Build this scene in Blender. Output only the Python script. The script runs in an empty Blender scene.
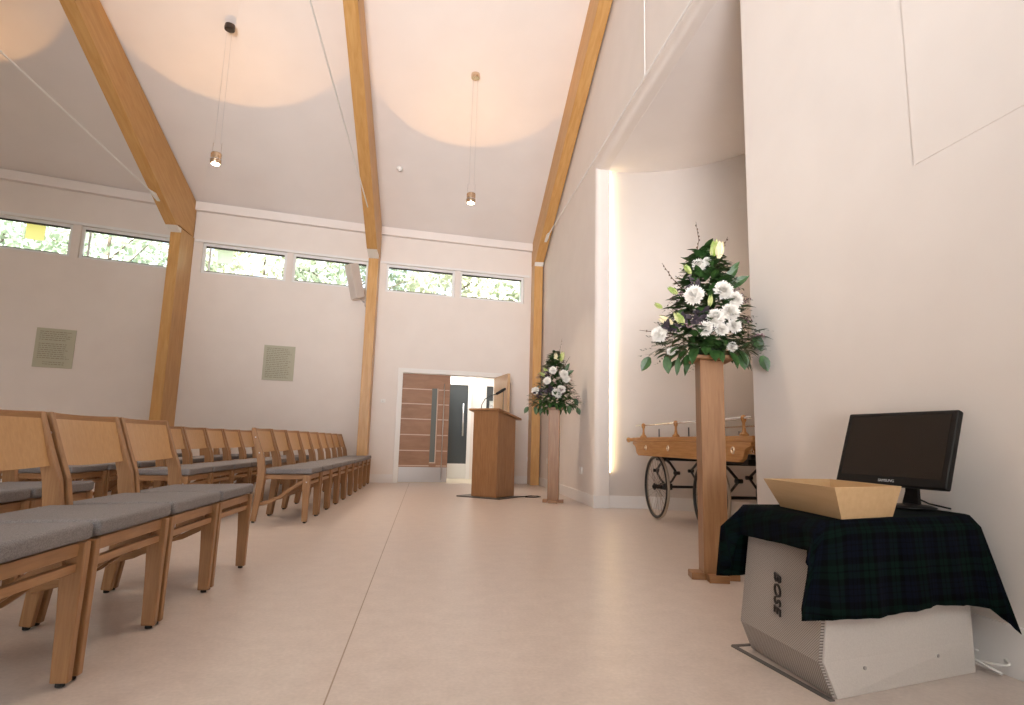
import bpy, math, random
from mathutils import Vector, Matrix, Euler
rnd = random.Random(7)
V = Vector
scn = bpy.context.scene
COL = scn.collection

# ------------------------------------------------------------------ mesh helpers
class MB:
    def __init__(s): s.v = []; s.f = []; s.uv = None; s.smooth = False
    def add(s, vs, fs):
        n = len(s.v); s.v += [V(p) for p in vs]; s.f += [tuple(i + n for i in f) for f in fs]; return s
    def hexa(s, p):            # 8 points: bottom 4 ccw, top 4 ccw
        return s.add(p, [(3,2,1,0),(4,5,6,7),(0,1,5,4),(1,2,6,5),(2,3,7,6),(3,0,4,7)])
    def box(s, x0, x1, y0, y1, z0, z1):
        return s.hexa([(x0,y0,z0),(x1,y0,z0),(x1,y1,z0),(x0,y1,z0),(x0,y0,z1),(x1,y0,z1),(x1,y1,z1),(x0,y1,z1)])
    def obox(s, o, ax, ay, az):  # origin corner and three edge vectors
        o, ax, ay, az = V(o), V(ax), V(ay), V(az)
        return s.hexa([o, o+ax, o+ax+ay, o+ay, o+az, o+ax+az, o+ax+ay+az, o+ay+az])
    def prism(s, poly, axis, a, b):   # poly in the two other axes, extruded along axis
        def P(q, t):
            if axis == 0: return (t, q[0], q[1])
            if axis == 1: return (q[0], t, q[1])
            return (q[0], q[1], t)
        n = len(poly)
        vs = [P(q, a) for q in poly] + [P(q, b) for q in poly]
        fs = [tuple(range(n))[::-1], tuple(range(n, 2*n))] + [(i, (i+1) % n, (i+1) % n + n, i+n) for i in range(n)]
        return s.add(vs, fs)
    def sweep(s, pts, side, a, b):    # rectangular section, a = half size along side, b = half size across
        pts = [V(p) for p in pts]; side = V(side).normalized(); n = len(pts); vs = []
        for i, p in enumerate(pts):
            t = (pts[min(i+1, n-1)] - pts[max(i-1, 0)]).normalized()
            u = side.cross(t).normalized()
            aa = a[i] if isinstance(a, (list, tuple)) else a
            bb = b[i] if isinstance(b, (list, tuple)) else b
            vs += [p - side*aa - u*bb, p + side*aa - u*bb, p + side*aa + u*bb, p - side*aa + u*bb]
        fs = [(0,1,2,3)[::-1], tuple(4*(n-1)+k for k in range(4))]
        for i in range(n-1):
            for k in range(4): fs.append((4*i+k, 4*i+(k+1) % 4, 4*(i+1)+(k+1) % 4, 4*(i+1)+k))
        return s.add(vs, fs)
    def tube(s, pts, r, n=8, cap=True):
        pts = [V(p) for p in pts]; m = len(pts); vs = []
        ref = None
        for i, p in enumerate(pts):
            t = (pts[min(i+1, m-1)] - pts[max(i-1, 0)]).normalized()
            if ref is None:
                ref = t.orthogonal().normalized()
            u = (ref - t*ref.dot(t)).normalized(); ref = u; w = t.cross(u)
            rr = r[i] if isinstance(r, (list, tuple)) else r
            vs += [p + (u*math.cos(2*math.pi*k/n) + w*math.sin(2*math.pi*k/n))*rr for k in range(n)]
        fs = []
        for i in range(m-1):
            for k in range(n): fs.append((n*i+k, n*i+(k+1) % n, n*(i+1)+(k+1) % n, n*(i+1)+k))
        if cap: fs += [tuple(range(n))[::-1], tuple(n*(m-1)+k for k in range(n))]
        return s.add(vs, fs)
    def lathe(s, prof, c=(0,0,0), n=24):   # prof: (r, z)
        c = V(c); vs = []
        for r, z in prof:
            vs += [c + V((max(r,1e-4)*math.cos(2*math.pi*k/n), max(r,1e-4)*math.sin(2*math.pi*k/n), z)) for k in range(n)]
        fs = []
        for i in range(len(prof)-1):
            for k in range(n): fs.append((n*i+k, n*i+(k+1) % n, n*(i+1)+(k+1) % n, n*(i+1)+k))
        fs += [tuple(range(n))[::-1], tuple(n*(len(prof)-1)+k for k in range(n))]
        return s.add(vs, fs)
    def ball(s, c, r, n=12, m=8, sq=(1,1,1)):
        prof = [(r*math.sin(math.pi*i/m), -r*math.cos(math.pi*i/m)) for i in range(m+1)]
        b = MB().lathe(prof, (0,0,0), n)
        return s.add([V(c) + V((p.x*sq[0], p.y*sq[1], p.z*sq[2])) for p in b.v], b.f)
    def torus(s, c, normal, R, r, n=48, m=8, flat=1.0):
        nrm = V(normal).normalized(); u = nrm.orthogonal().normalized(); w = nrm.cross(u); vs = []
        for i in range(n):
            a = 2*math.pi*i/n; d = u*math.cos(a) + w*math.sin(a)
            for k in range(m):
                b = 2*math.pi*k/m
                vs.append(V(c) + d*(R + r*math.cos(b)) + nrm*r*flat*math.sin(b))
        fs = [(i*m+k, i*m+(k+1) % m, ((i+1) % n)*m+(k+1) % m, ((i+1) % n)*m+k) for i in range(n) for k in range(m)]
        return s.add(vs, fs)
    def xf(s, M):
        s.v = [M @ p for p in s.v]; return s
    def build(s, name, mat, parent=None, bevel=0, seg=2, smooth=False, uvs=None):
        me = bpy.data.meshes.new(name)
        me.from_pydata([tuple(p) for p in s.v], [], s.f); me.update()
        import bmesh
        bm = bmesh.new(); bm.from_mesh(me)
        if not uvs: bmesh.ops.recalc_face_normals(bm, faces=bm.faces)
        bm.to_mesh(me); bm.free()
        if uvs:
            L = me.uv_layers.new(name='UVMap')
            for l in me.loops: L.data[l.index].uv = uvs[l.vertex_index]
        for m in (mat if isinstance(mat, (list, tuple)) else [mat]): me.materials.append(m)
        o = bpy.data.objects.new(name, me); COL.objects.link(o)
        if parent is not None: o.parent = parent
        if smooth:
            me.polygons.foreach_set('use_smooth', [True]*len(me.polygons))
        if bevel:
            b = o.modifiers.new('bevel', 'BEVEL'); b.width = bevel; b.segments = seg; b.limit_method = 'ANGLE'; b.angle_limit = math.radians(40)
            if smooth is None or True:
                b.harden_normals = False
        return o

def tag(o, label=None, cat=None, group=None, kind=None):
    if label: o['label'] = label
    if cat: o['category'] = cat
    if group: o['group'] = group
    if kind: o['kind'] = kind
    return o
def empty(name, loc=(0,0,0), rz=0, label=None, cat=None, group=None, kind=None):
    o = bpy.data.objects.new(name, None); COL.objects.link(o); o.empty_display_size = .1
    o.location = loc; o.rotation_euler = (0,0,rz)
    return tag(o, label, cat, group, kind)
def kids(o): return list(o.children)
def copy_tree(o, parent=None):
    c = o.copy(); COL.objects.link(c)
    if parent is not None:
        c.parent = parent
        c.matrix_parent_inverse = o.matrix_parent_inverse.copy()
    for ch in KIDS.get(o.name, []):
        copy_tree(ch, c)
    return c
KIDS = {}
def index_tree(o):
    ch = [x for x in bpy.data.objects if x.parent == o]
    KIDS[o.name] = ch
    for x in ch: index_tree(x)

# ------------------------------------------------------------------ materials
def mat(name, col, rough=.5, metal=0, spec=.5, trans=0, emit=None, estr=1):
    m = bpy.data.materials.new(name); m.use_nodes = True
    b = m.node_tree.nodes['Principled BSDF']
    b.inputs['Base Color'].default_value = (*col, 1); b.inputs['Roughness'].default_value = rough
    b.inputs['Metallic'].default_value = metal
    b.inputs['Specular IOR Level'].default_value = spec
    if trans: b.inputs['Transmission Weight'].default_value = trans
    if emit: b.inputs['Emission Color'].default_value = (*emit, 1); b.inputs['Emission Strength'].default_value = estr
    return m
def nodes(m): return m.node_tree.nodes, m.node_tree.links, m.node_tree.nodes['Principled BSDF']
def noisy(m, c1, c2, scale=(1,1,1), ns=5, detail=6, bump=0, lo=.35, hi=.65, dist=0.0):
    N, L, b = nodes(m)
    tc = N.new('ShaderNodeTexCoord'); mp = N.new('ShaderNodeMapping'); mp.inputs['Scale'].default_value = scale
    nz = N.new('ShaderNodeTexNoise'); nz.inputs['Scale'].default_value = ns; nz.inputs['Detail'].default_value = detail
    nz.inputs['Distortion'].default_value = dist
    cr = N.new('ShaderNodeValToRGB'); cr.color_ramp.elements[0].position = lo; cr.color_ramp.elements[1].position = hi
    cr.color_ramp.elements[0].color = (*c1, 1); cr.color_ramp.elements[1].color = (*c2, 1)
    L.new(tc.outputs['Object'], mp.inputs[0]); L.new(mp.outputs[0], nz.inputs['Vector'])
    L.new(nz.outputs['Fac'], cr.inputs[0]); L.new(cr.outputs[0], b.inputs['Base Color'])
    if bump:
        bp = N.new('ShaderNodeBump'); bp.inputs['Strength'].default_value = bump; bp.inputs['Distance'].default_value = .002
        L.new(nz.outputs['Fac'], bp.inputs['Height']); L.new(bp.outputs[0], b.inputs['Normal'])
    return m
def wood(name, c1, c2, axis=2, rough=.4, ns=6, s=14, spec=.4):
    sc = [s, s, s]; sc[axis] = .9
    m = mat(name, c1, rough, spec=spec)
    return noisy(m, c1, c2, tuple(sc), ns, 5, .15, .3, .7, .6)

M = {}
M['wall'] = noisy(mat('white_paint', (.80,.76,.74), .75, spec=.2), (.785,.73,.69), (.805,.75,.71), (1,1,1), 3, 3)
M['ceil'] = noisy(mat('ceiling_paint', (.82,.78,.76), .8, spec=.2), (.80,.755,.73), (.82,.775,.75), (1,1,1), 2, 3)
M['skirt'] = mat('skirting_paint', (.80,.78,.77), .4)
M['white'] = mat('white_gloss', (.83,.82,.80), .3)
M['upvc'] = mat('white_window_frame', (.80,.80,.80), .35)
M['dark'] = mat('dark_gasket', (.04,.035,.03), .5)
M['black'] = mat('black_plastic', (.010,.009,.009), .4, spec=.2)
M['iron'] = mat('black_iron', (.012,.011,.011), .4, spec=.5)
M['rubber'] = mat('black_rubber', (.01,.01,.01), .7)
M['steel'] = mat('brushed_steel', (.62,.62,.63), .3, metal=1)
M['brass'] = mat('brass', (.74,.58,.42), .25, metal=1)
M['chrome'] = mat('chrome', (.8,.8,.82), .12, metal=1)
M['beam'] = wood('glulam_spruce_rafter', (.52,.275,.085), (.62,.36,.135), 1, .45, 3, 8)
def tilt_grain(m, a):
    N, L, b = nodes(m); tc = [n for n in N if n.type == 'TEX_COORD'][0]; mp = [n for n in N if n.type == 'MAPPING'][0]
    r = N.new('ShaderNodeMapping'); r.inputs['Rotation'].default_value = (a,0,0)
    L.new(tc.outputs['Object'], r.inputs[0]); L.new(r.outputs[0], mp.inputs[0])
tilt_grain(M['beam'], math.radians(25))
M['column'] = wood('glulam_spruce_post', (.51,.27,.085), (.61,.355,.135), 2, .35, 3, 8)
M['chair_y'] = wood('chair_beech_cross', (.32,.165,.075), (.41,.225,.105), 1, .38)
M['chair_z'] = wood('chair_beech_up', (.29,.148,.066), (.38,.205,.093), 2, .38)
M['chair_x'] = wood('chair_beech_along', (.29,.148,.066), (.38,.205,.093), 0, .38)
M['panel'] = wood('chair_plywood_panel', (.48,.275,.12), (.55,.325,.15), 2, .35, 5, 20)
M['oak'] = wood('oak_lectern', (.25,.118,.048), (.335,.17,.075), 2, .4, 5, 10)
M['oak_x'] = wood('oak_flat', (.25,.118,.048), (.335,.17,.075), 0, .4, 5, 10)
M['door'] = wood('walnut_door_veneer', (.30,.165,.10), (.38,.215,.135), 0, .4, 4, 3)
M['door_z'] = wood('pale_ash_door_edge', (.55,.36,.20), (.62,.42,.25), 2, .4, 4, 8)
M['bier'] = wood('varnished_oak_bier', (.40,.19,.065), (.52,.27,.10), 1, .25, 5, 12)
M['bier_dark'] = wood('varnished_oak_turned', (.38,.17,.05), (.50,.25,.09), 2, .25, 5, 12)
M['card'] = mat('pale_ply_tray', (.62,.44,.25), .6); noisy(M['card'], (.52,.34,.175), (.56,.375,.20), (10,1,10), 5)
M['fabric'] = mat('grey_wool_fabric', (.16,.155,.165), .9, spec=.1); noisy(M['fabric'], (.19,.18,.185), (.28,.265,.27), (1,1,1), 260, 3, .4)
M['plaque'] = mat('sage_plaque', (.46,.45,.34), .5)
M['plaque_text'] = mat('plaque_lettering', (.27,.24,.17), .6)
M['grey_door'] = mat('dark_grey_door', (.045,.055,.06), .4)
M['leaf1'] = mat('deep_green_leaf', (.03,.085,.022), .4); noisy(M['leaf1'], (.018,.055,.014), (.05,.12,.03), (1,1,1), 18)
M['leaf2'] = mat('olive_leaf', (.06,.08,.04), .55); noisy(M['leaf2'], (.035,.05,.03), (.10,.12,.06), (1,1,1), 25)
M['lime'] = mat('lime_bud', (.42,.50,.14), .45); noisy(M['lime'], (.25,.36,.07), (.62,.62,.30), (1,1,1), 22)
M['petal'] = mat('white_petal', (.86,.84,.80), .6)
M['cream'] = mat('cream_lily', (.78,.70,.46), .5)
M['mauve'] = mat('dusty_mauve_sprig', (.26,.17,.19), .7)
M['plum'] = mat('dark_plum_leaf', (.035,.025,.035), .5)
M['twig'] = mat('brown_twig', (.10,.06,.04), .8)
M['tray'] = mat('dark_green_bowl', (.02,.035,.02), .5)
M['cabinet'] = mat('white_cabinet_paint', (.74,.72,.71), .5); noisy(M['cabinet'], (.54,.50,.475), (.58,.54,.51), (1,1,1), 200, 2, .2)
M['screen'] = mat('dark_screen', (.012,.010,.009), .22, spec=.35)
M['logo'] = mat('silver_lettering', (.55,.55,.56), .3)
M['blacklogo'] = mat('black_lettering', (.015,.012,.012), .4)
M['led'] = mat('warm_light_strip', (1,.9,.7), .5, emit=(1,.78,.42), estr=3.6)
M['lampglow'] = mat('lamp_glow', (1,.9,.75), .5, emit=(1,.85,.62), estr=14)
M['ground'] = noisy(mat('grass', (.12,.16,.06), .9), (.10,.14,.05), (.2,.22,.1), (1,1,1), 2)
M['bark'] = noisy(mat('bark', (.15,.11,.08), .9), (.10,.075,.055), (.2,.15,.11), (3,3,.5), 5)
M['treeleaf'] = noisy(mat('tree_leaf', (.2,.28,.11), .7), (.30,.37,.25), (.78,.82,.70), (1,1,1), 1.2, 3)
M['treeleaf2'] = noisy(mat('autumn_tree_leaf', (.3,.27,.12), .7), (.40,.42,.28), (.84,.82,.68), (1,1,1), 1.2, 3)

def floor_mat():
    m = mat('speckled_vinyl', (.56,.43,.32), .34, spec=.6); N, L, b = nodes(m)
    tc = N.new('ShaderNodeTexCoord')
    n1 = N.new('ShaderNodeTexNoise'); n1.inputs['Scale'].default_value = 9; n1.inputs['Detail'].default_value = 8; n1.inputs['Roughness'].default_value = .65
    n2 = N.new('ShaderNodeTexNoise'); n2.inputs['Scale'].default_value = 70; n2.inputs['Detail'].default_value = 3
    c1 = N.new('ShaderNodeValToRGB'); e = c1.color_ramp.elements; e[0].position = .3; e[1].position = .7
    e[0].color = (.56,.475,.43,1); e[1].color = (.65,.565,.515,1)
    c2 = N.new('ShaderNodeValToRGB'); e = c2.color_ramp.elements; e[0].position = .35; e[1].position = .68
    e[0].color = (.93,.93,.93,1); e[1].color = (1.03,1.03,1.03,1)
    mx = N.new('ShaderNodeMix'); mx.data_type = 'RGBA'; mx.blend_type = 'MULTIPLY'; mx.inputs[0].default_value = 1
    L.new(tc.outputs['Object'], n1.inputs['Vector']); L.new(tc.outputs['Object'], n2.inputs['Vector'])
    L.new(n1.outputs['Fac'], c1.inputs[0]); L.new(n2.outputs['Fac'], c2.inputs[0])
    L.new(c1.outputs[0], mx.inputs[6]); L.new(c2.outputs[0], mx.inputs[7]); L.new(mx.outputs[2], b.inputs['Base Color'])
    r = N.new('ShaderNodeMapRange'); r.inputs[3].default_value = .26; r.inputs[4].default_value = .42
    L.new(n1.outputs['Fac'], r.inputs[0]); L.new(r.outputs[0], b.inputs['Roughness'])
    return m
M['floor'] = floor_mat()

def tartan_mat():
    m = mat('dark_tartan', (.01,.015,.02), .95, spec=.05); N, L, b = nodes(m)
    tc = N.new('ShaderNodeTexCoord'); sp = N.new('ShaderNodeSeparateXYZ'); L.new(tc.outputs['UV'], sp.inputs[0])
    outs = []
    for k in (0, 1):
        mu = N.new('ShaderNodeMath'); mu.operation = 'MULTIPLY'; mu.inputs[1].default_value = 1/.115
        fr = N.new('ShaderNodeMath'); fr.operation = 'FRACT'
        L.new(sp.outputs[k], mu.inputs[0]); L.new(mu.outputs[0], fr.inputs[0])
        cr = N.new('ShaderNodeValToRGB'); cr.color_ramp.interpolation = 'CONSTANT'
        navy = (.0035,.005,.011,1); blk = (.0018,.0018,.002,1); grn = (.003,.011,.008,1)
        stops = [(0, navy), (.08, blk), (.11, navy), (.22, blk), (.25, navy), (.33, blk), (.48, grn), (.62, blk), (.66, grn), (.80, blk), (.95, navy)]
        e = cr.color_ramp.elements
        e[0].position = 0; e[0].color = stops[0][1]; e[1].position = stops[1][0]; e[1].color = stops[1][1]
        for p, c in stops[2:]:
            q = e.new(p); q.color = c
        L.new(fr.outputs[0], cr.inputs[0]); outs.append(cr.outputs[0])
    mx = N.new('ShaderNodeMix'); mx.data_type = 'RGBA'; mx.inputs[0].default_value = .5
    L.new(outs[0], mx.inputs[6]); L.new(outs[1], mx.inputs[7]); L.new(mx.outputs[2], b.inputs['Base Color'])
    return m
M['tartan'] = tartan_mat()

def grille_mat():
    m = mat('perforated_grille', (.6,.58,.56), .5); N, L, b = nodes(m)
    tc = N.new('ShaderNodeTexCoord'); sp = N.new('ShaderNodeSeparateXYZ'); L.new(tc.outputs['Object'], sp.inputs[0])
    def mth(op, a, v=None, bb=None):
        n = N.new('ShaderNodeMath'); n.operation = op; L.new(a, n.inputs[0])
        if bb is not None: L.new(bb, n.inputs[1])
        elif v is not None: n.inputs[1].default_value = v
        return n.outputs[0]
    p = .0085
    a = mth('MULTIPLY', mth('ADD', sp.outputs[1], bb=sp.outputs[2]), 1/p)
    c = mth('MULTIPLY', mth('SUBTRACT', sp.outputs[1], bb=sp.outputs[2]), 1/p)
    fa = mth('SUBTRACT', mth('FRACT', a), .5); fc = mth('SUBTRACT', mth('FRACT', c), .5)
    d = mth('ADD', mth('MULTIPLY', fa, bb=fa), bb=mth('MULTIPLY', fc, bb=fc))
    cr = N.new('ShaderNodeValToRGB'); e = cr.color_ramp.elements; e[0].position = .06; e[1].position = .12
    e[0].color = (.12,.10,.09,1); e[1].color = (.40,.36,.33,1)
    L.new(d, cr.inputs[0]); L.new(cr.outputs[0], b.inputs['Base Color'])
    return m
M['grille'] = grille_mat()
def glass_mat(name, tint=(.93,.96,.95), mix=.06):
    m = bpy.data.materials.new(name); m.use_nodes = True; N = m.node_tree.nodes; L = m.node_tree.links
    N.remove(N['Principled BSDF']); t = N.new('ShaderNodeBsdfTransparent'); t.inputs[0].default_value = (*tint, 1)
    g = N.new('ShaderNodeBsdfGlossy'); g.inputs['Roughness'].default_value = .03; x = N.new('ShaderNodeMixShader'); x.inputs[0].default_value = mix
    L.new(t.outputs[0], x.inputs[1]); L.new(g.outputs[0], x.inputs[2]); L.new(x.outputs[0], N['Material Output'].inputs[0]); return m
def translucent(c):
    m = bpy.data.materials.new('translucent_paper'); m.use_nodes = True; N = m.node_tree.nodes; L = m.node_tree.links
    t = N.new('ShaderNodeBsdfTranslucent'); t.inputs[0].default_value = (*c,1); L.new(t.outputs[0], N['Material Output'].inputs[0]); return m
M['glass'] = glass_mat('clear_window_glass')
M['glass_grey'] = glass_mat('grey_door_glass', (.20,.23,.21), .12)

# ------------------------------------------------------------------ building shell
W = [V((-10.35,8.10)), V((-7.3,9.25)), V((-4.25,10.21)), V((-1.18,10.83)), V((1.95,11.27))]
SL = [.33, .33, .355, .41, .42]          # ceiling pitch along each frame line
YR, YB = 4.0, -5.0                       # ridge line, rear wall
EAVE = 4.58
def zc(i, y):                            # ceiling height on frame line i
    return EAVE + SL[i]*(W[i].y - y)
ceil_x = [w.x for w in W]

def ceiling_z(x, y):
    for i in range(len(W)-1):
        if x <= W[i+1].x or i == len(W)-2:
            t = max(0, min(1, (x - W[i].x)/(W[i+1].x - W[i].x)))
            wy = W[i].y + t*(W[i+1].y - W[i].y); s = SL[i] + t*(SL[i+1]-SL[i])
            return EAVE + s*(wy - max(y, YR))

mb = MB(); vs = []; 
XE = [w.x for w in W] + [3.2]
def row(fy, up):
    out = []
    for i, x in enumerate(XE):
        k = min(i, len(W)-1); yy = fy if fy is not None else W[k].y + .42 + (.1 if i >= 4 else 0)
        z = EAVE + SL[k]*(W[k].y - max(yy, YR)); out.append((x, yy, z + up))
    return out
rows = [row(None, 0), row(YR, 0), row(YB-.2, 0)]
rows2 = [row(None, .25), row(YR, .25), row(YB-.2, .25)]
n = len(XE); allv = [p for r in rows for p in r] + [p for r in rows2 for p in r]; fs = []
for r in range(2):
    for i in range(n-1):
        a = r*n+i; fs.append((a, a+1, a+1+n, a+n)); b = a+3*n; fs.append((b, b+n, b+n+1, b+1))
for i in range(n-1):
    fs.append((i, i+3*n, i+1+3*n, i+1)); a = 2*n+i; fs.append((a, a+1, a+1+3*n, a+3*n))
for r in range(2):
    a = r*n; fs.append((a, a+n, a+n+3*n, a+3*n)); a = r*n+n-1; fs.append((a, a+3*n, a+n+3*n, a+n))
tag(MB().add(allv, fs).build('ceiling', M['ceil']), kind='structure')

tag(MB().box(-10.5, 4.4, -5.2, 11.5, -.12, 0).build('floor', M['floor']), kind='structure')
m = MB().box(-.252,-.247, -3.5, 10.9, -.0002, .0006).xf(Matrix.Rotation(.012, 4, 'Z'))
M['weld'] = mat('floor_weld_line', (.33,.25,.19), .5)
tag(m.build('trim_1', M['weld']), kind='structure')

WZ0, WZ1 = 3.41, 3.94
wins = {1: [(.30,1.68),(1.79,3.08)], 2: [(.29,1.62),(1.72,3.02)], 3: [(.20,1.476),(1.57,2.83)]}
door_s = (.585, 2.36); DOOR_H = 1.97
TH = .34
wi = 0
for bi in range(4):
    A, B = W[bi], W[bi+1]; d = (B-A).normalized(); nrm = V((-d.y, d.x)); Ln = (B-A).length
    if nrm.y < 0: nrm = -nrm
    def P(s, o, z): q = A + d*s + nrm*o; return V((q.x, q.y, z))
    def seg(mb, s0, s1, z0, z1, o0=0, o1=TH):
        mb.hexa([P(s0,o0,z0), P(s1,o0,z0), P(s1,o1,z0), P(s0,o1,z0), P(s0,o0,z1), P(s1,o0,z1), P(s1,o1,z1), P(s0,o1,z1)])
    mb = MB(); top = EAVE + .06
    ws = wins.get(bi, [])
    if bi == 3:
        seg(mb, 0, door_s[0], 0, WZ0); seg(mb, door_s[1], Ln+.2, 0, WZ0); seg(mb, door_s[0], door_s[1], DOOR_H, WZ0)
        rng = [(0, ws[0][0]), (ws[0][1], ws[1][0]), (ws[1][1], Ln+.2)]
    elif ws:
        seg(mb, 0, Ln, 0, WZ0); rng = [(0, ws[0][0]), (ws[0][1], ws[1][0]), (ws[1][1], Ln)]
    else:
        seg(mb, 0, Ln, 0, WZ0); rng = [(0, Ln)]
    for a, b in rng: seg(mb, a, b, WZ0, WZ1)
    seg(mb, 0, Ln + (.2 if bi == 3 else 0), WZ1, top)
    tag(mb.build(['wall_far_end','wall_far_left','wall_far_middle','wall_far_right'][bi], M['wall']), kind='structure')
    # cornice band under the ceiling
    mb = MB(); seg(mb, 0, Ln, 4.455, 4.60, -.10, 0)
    tag(mb.build('trim_%d' % (bi+2), M['ceil']), kind='structure')
    # window head trim
    if ws:
        mb = MB(); seg(mb, ws[0][0]-.12, min(ws[1][1]+.1, Ln), WZ1-.005, WZ1+.035, -.02, .0)
        tag(mb.build('trim_%d' % (bi+6), M['upvc']), kind='structure')
    # skirting
    mb = MB()
    if bi == 3:
        seg(mb, 0, door_s[0]-.08, 0, .145, -.015, 0); seg(mb, door_s[1]+.08, Ln, 0, .145, -.015, 0)
    else: seg(mb, 0, Ln, 0, .145, -.015, 0)
    tag(mb.build(['baseboard_far_end','baseboard_far_left','baseboard_far_middle','baseboard_far_right'][bi], M['skirt']), kind='structure')
    # windows
    for (s0, s1) in ws:
        wi += 1
        e = empty('window_%d' % wi, P((s0+s1)/2, 0, WZ0), 0, kind='structure')
        e['label'] = 'high strip window pane %s in a white frame' % ['at the far left of the side wall','left of the first timber column','right of the first timber column','left of the second timber column behind the wall speaker','left one above the double doors','right one above the double doors'][wi-1]
        inv = Matrix.Translation(-e.location)
        f = MB(); t = .045
        seg(f, s0, s1, WZ0, WZ0+t, .06, .14); seg(f, s0, s1, WZ1-t, WZ1, .06, .14)
        seg(f, s0, s0+t, WZ0+t, WZ1-t, .06, .14); seg(f, s1-t, s1, WZ0+t, WZ1-t, .06, .14)
        f.xf(inv).build('window_frame', M['upvc'], e)
        g = MB(); seg(g, s0+t, s1-t, WZ1-t-.026, WZ1-t, .07, .10); seg(g, s0+t, s1-t-.10, WZ0+t, WZ0+t+.014, .07, .10)
        g.xf(inv).build('gasket', M['dark'], e)
        g = MB(); seg(g, s0+t+.001, s1-t-.001, WZ0+t+.015, WZ1-t-.027, .10, .106)
        g.xf(inv).build('pane', M['glass'], e)
        if wi in (2, 3):
            g = MB(); seg(g, s0+.10, s0+.125, WZ0+t+.015, WZ1-t-.027, .06, .10); g.xf(inv).build('opening_sash', M['upvc'], e)
        if wi in (1, 3):
            q0 = s0 + (.22 if wi == 3 else .78); g = MB(); seg(g, q0, q0+.24, WZ0+.22, WZ0+.46, .094, .0985)
            g.xf(inv).build('paper_notice', translucent((.95,.95,.92) if wi == 3 else (.95,.85,.55)), e)

# side wall (right), alcove and near right wall
A3 = W[4]
def wz(y): return ceiling_z(1.95, y) + .04
def arc(c, r, a0, a1, n=6): return [(c[0]+r*math.cos(math.radians(a0+(a1-a0)*k/n)), c[1]+r*math.sin(math.radians(a0+(a1-a0)*k/n))) for k in range(n+1)]
mb = MB(); rr = .07
mb.prism([(2.13,7.17),(2.13,11.6),(1.95,11.6)] + arc((1.95+rr,7.17+rr), rr, 180, 270), 2, 0, 4.60)
mb.prism([(2.13,4.29),(2.13,4.60),(1.95,4.60)] + arc((1.95+rr,4.29+rr), rr, 180, 270), 1, 3.49, 7.20)
mb.prism([(3.49,4.60),(11.24,4.60),(7.17,wz(7.17)),(4.0,wz(4.0)),(3.49,wz(3.49))], 0, 1.95, 2.13)
o = mb.build('wall_right_far', M['wall'])
tag(o, kind='structure')
mb = MB()
xr = lambda y: 1.95 + .03*(3.5-y)
mb.hexa([(xr(YB),YB,0),(2.6,YB,0),(2.16,3.49,0),(1.95,3.49,0),(xr(YB),YB,wz(2)),(2.6,YB,wz(2)),(2.16,3.49,wz(3.49)),(1.95,3.49,wz(3.49))])
tag(mb.build('wall_right_near', M['wall'], bevel=.012, seg=2), kind='structure')
mb = MB(); g = .004
for (y0,y1,z0,z1) in [(.3,2.18,1.96,3.3)]:
    mb.hexa([(xr(y0)-g,y0,z0),(xr(y0)+.01,y0,z0),(xr(y1)+.01,y1,z0),(xr(y1)-g,y1,z0),(xr(y0)-g,y0,z1),(xr(y0)+.01,y0,z1),(xr(y1)+.01,y1,z1),(xr(y1)-g,y1,z1)])
tag(mb.build('trim_12', M['wall']), kind='structure')
# curved alcove shell
cx, cy, ax, ay = 2.13, 5.33, 1.82, 1.87
pts = [(2.13, 7.215)] + [(cx + ax*math.sin(t), cy + ay*math.cos(t)) for t in [math.pi*k/32 for k in range(1, 32)]] + [(2.13, 3.45)]
def curved(mb, z0, z1, off0, off1):
    ins = []; out = []
    for i, p in enumerate(pts):
        a = V(pts[max(i-1,0)]); b = V(pts[min(i+1,len(pts)-1)]); t = (b-a).normalized(); nn = V((t.y, -t.x))
        if (V(p)-V((cx,cy))).dot(nn) < 0: nn = -nn
        ins.append(V(p)+nn*off0); out.append(V(p)+nn*off1)
    n = len(pts); vs = [(p.x,p.y,z0) for p in ins]+[(p.x,p.y,z0) for p in out]+[(p.x,p.y,z1) for p in ins]+[(p.x,p.y,z1) for p in out]; fs = []
    for i in range(n-1):
        fs += [(i,i+1,n+i+1,n+i),(2*n+i,3*n+i,3*n+i+1,2*n+i+1),(i,2*n+i,2*n+i+1,i+1),(n+i,n+i+1,3*n+i+1,3*n+i)]
    fs += [(0,n,3*n,2*n),(n-1,3*n-1,4*n-1,2*n-1)]
    mb.add(vs, fs); return mb
tag(curved(MB(), 0, 4.42, 0, .15).build('wall_alcove', M['wall'], smooth=False), kind='structure')
for p in bpy.data.objects['wall_alcove'].data.polygons:
    if abs(p.normal.z) < .5: p.use_smooth = True
tag(curved(MB(), 0, .145, -.015, 0).build('baseboard_alcove', M['skirt']), kind='structure')
poly = [(p[0], p[1]) for p in pts]
poly = [(2.10,7.30)] + [(x+.1*(x>2.2), y) for x, y in poly[1:-1]] + [(2.10,3.40)]
tag(MB().prism(poly, 2, 4.287, 4.45).build('ceiling_alcove', M['ceil']), kind='structure')
mb = MB().box(1.935,1.95,7.185,11.24,0,.145); mb.box(1.935,2.12,7.155,7.17,0,.145)
tag(mb.build('baseboard_right_far', M['skirt'], bevel=.004), kind='structure')
mb = MB(); mb.hexa([(xr(YB)-.015,YB,0),(xr(YB),YB,0),(1.95,3.49,0),(1.935,3.49,0),(xr(YB)-.015,YB,.17),(xr(YB),YB,.17),(1.95,3.49,.17),(1.935,3.49,.17)])
tag(mb.build('baseboard_right_near', M['skirt']), kind='structure')
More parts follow.
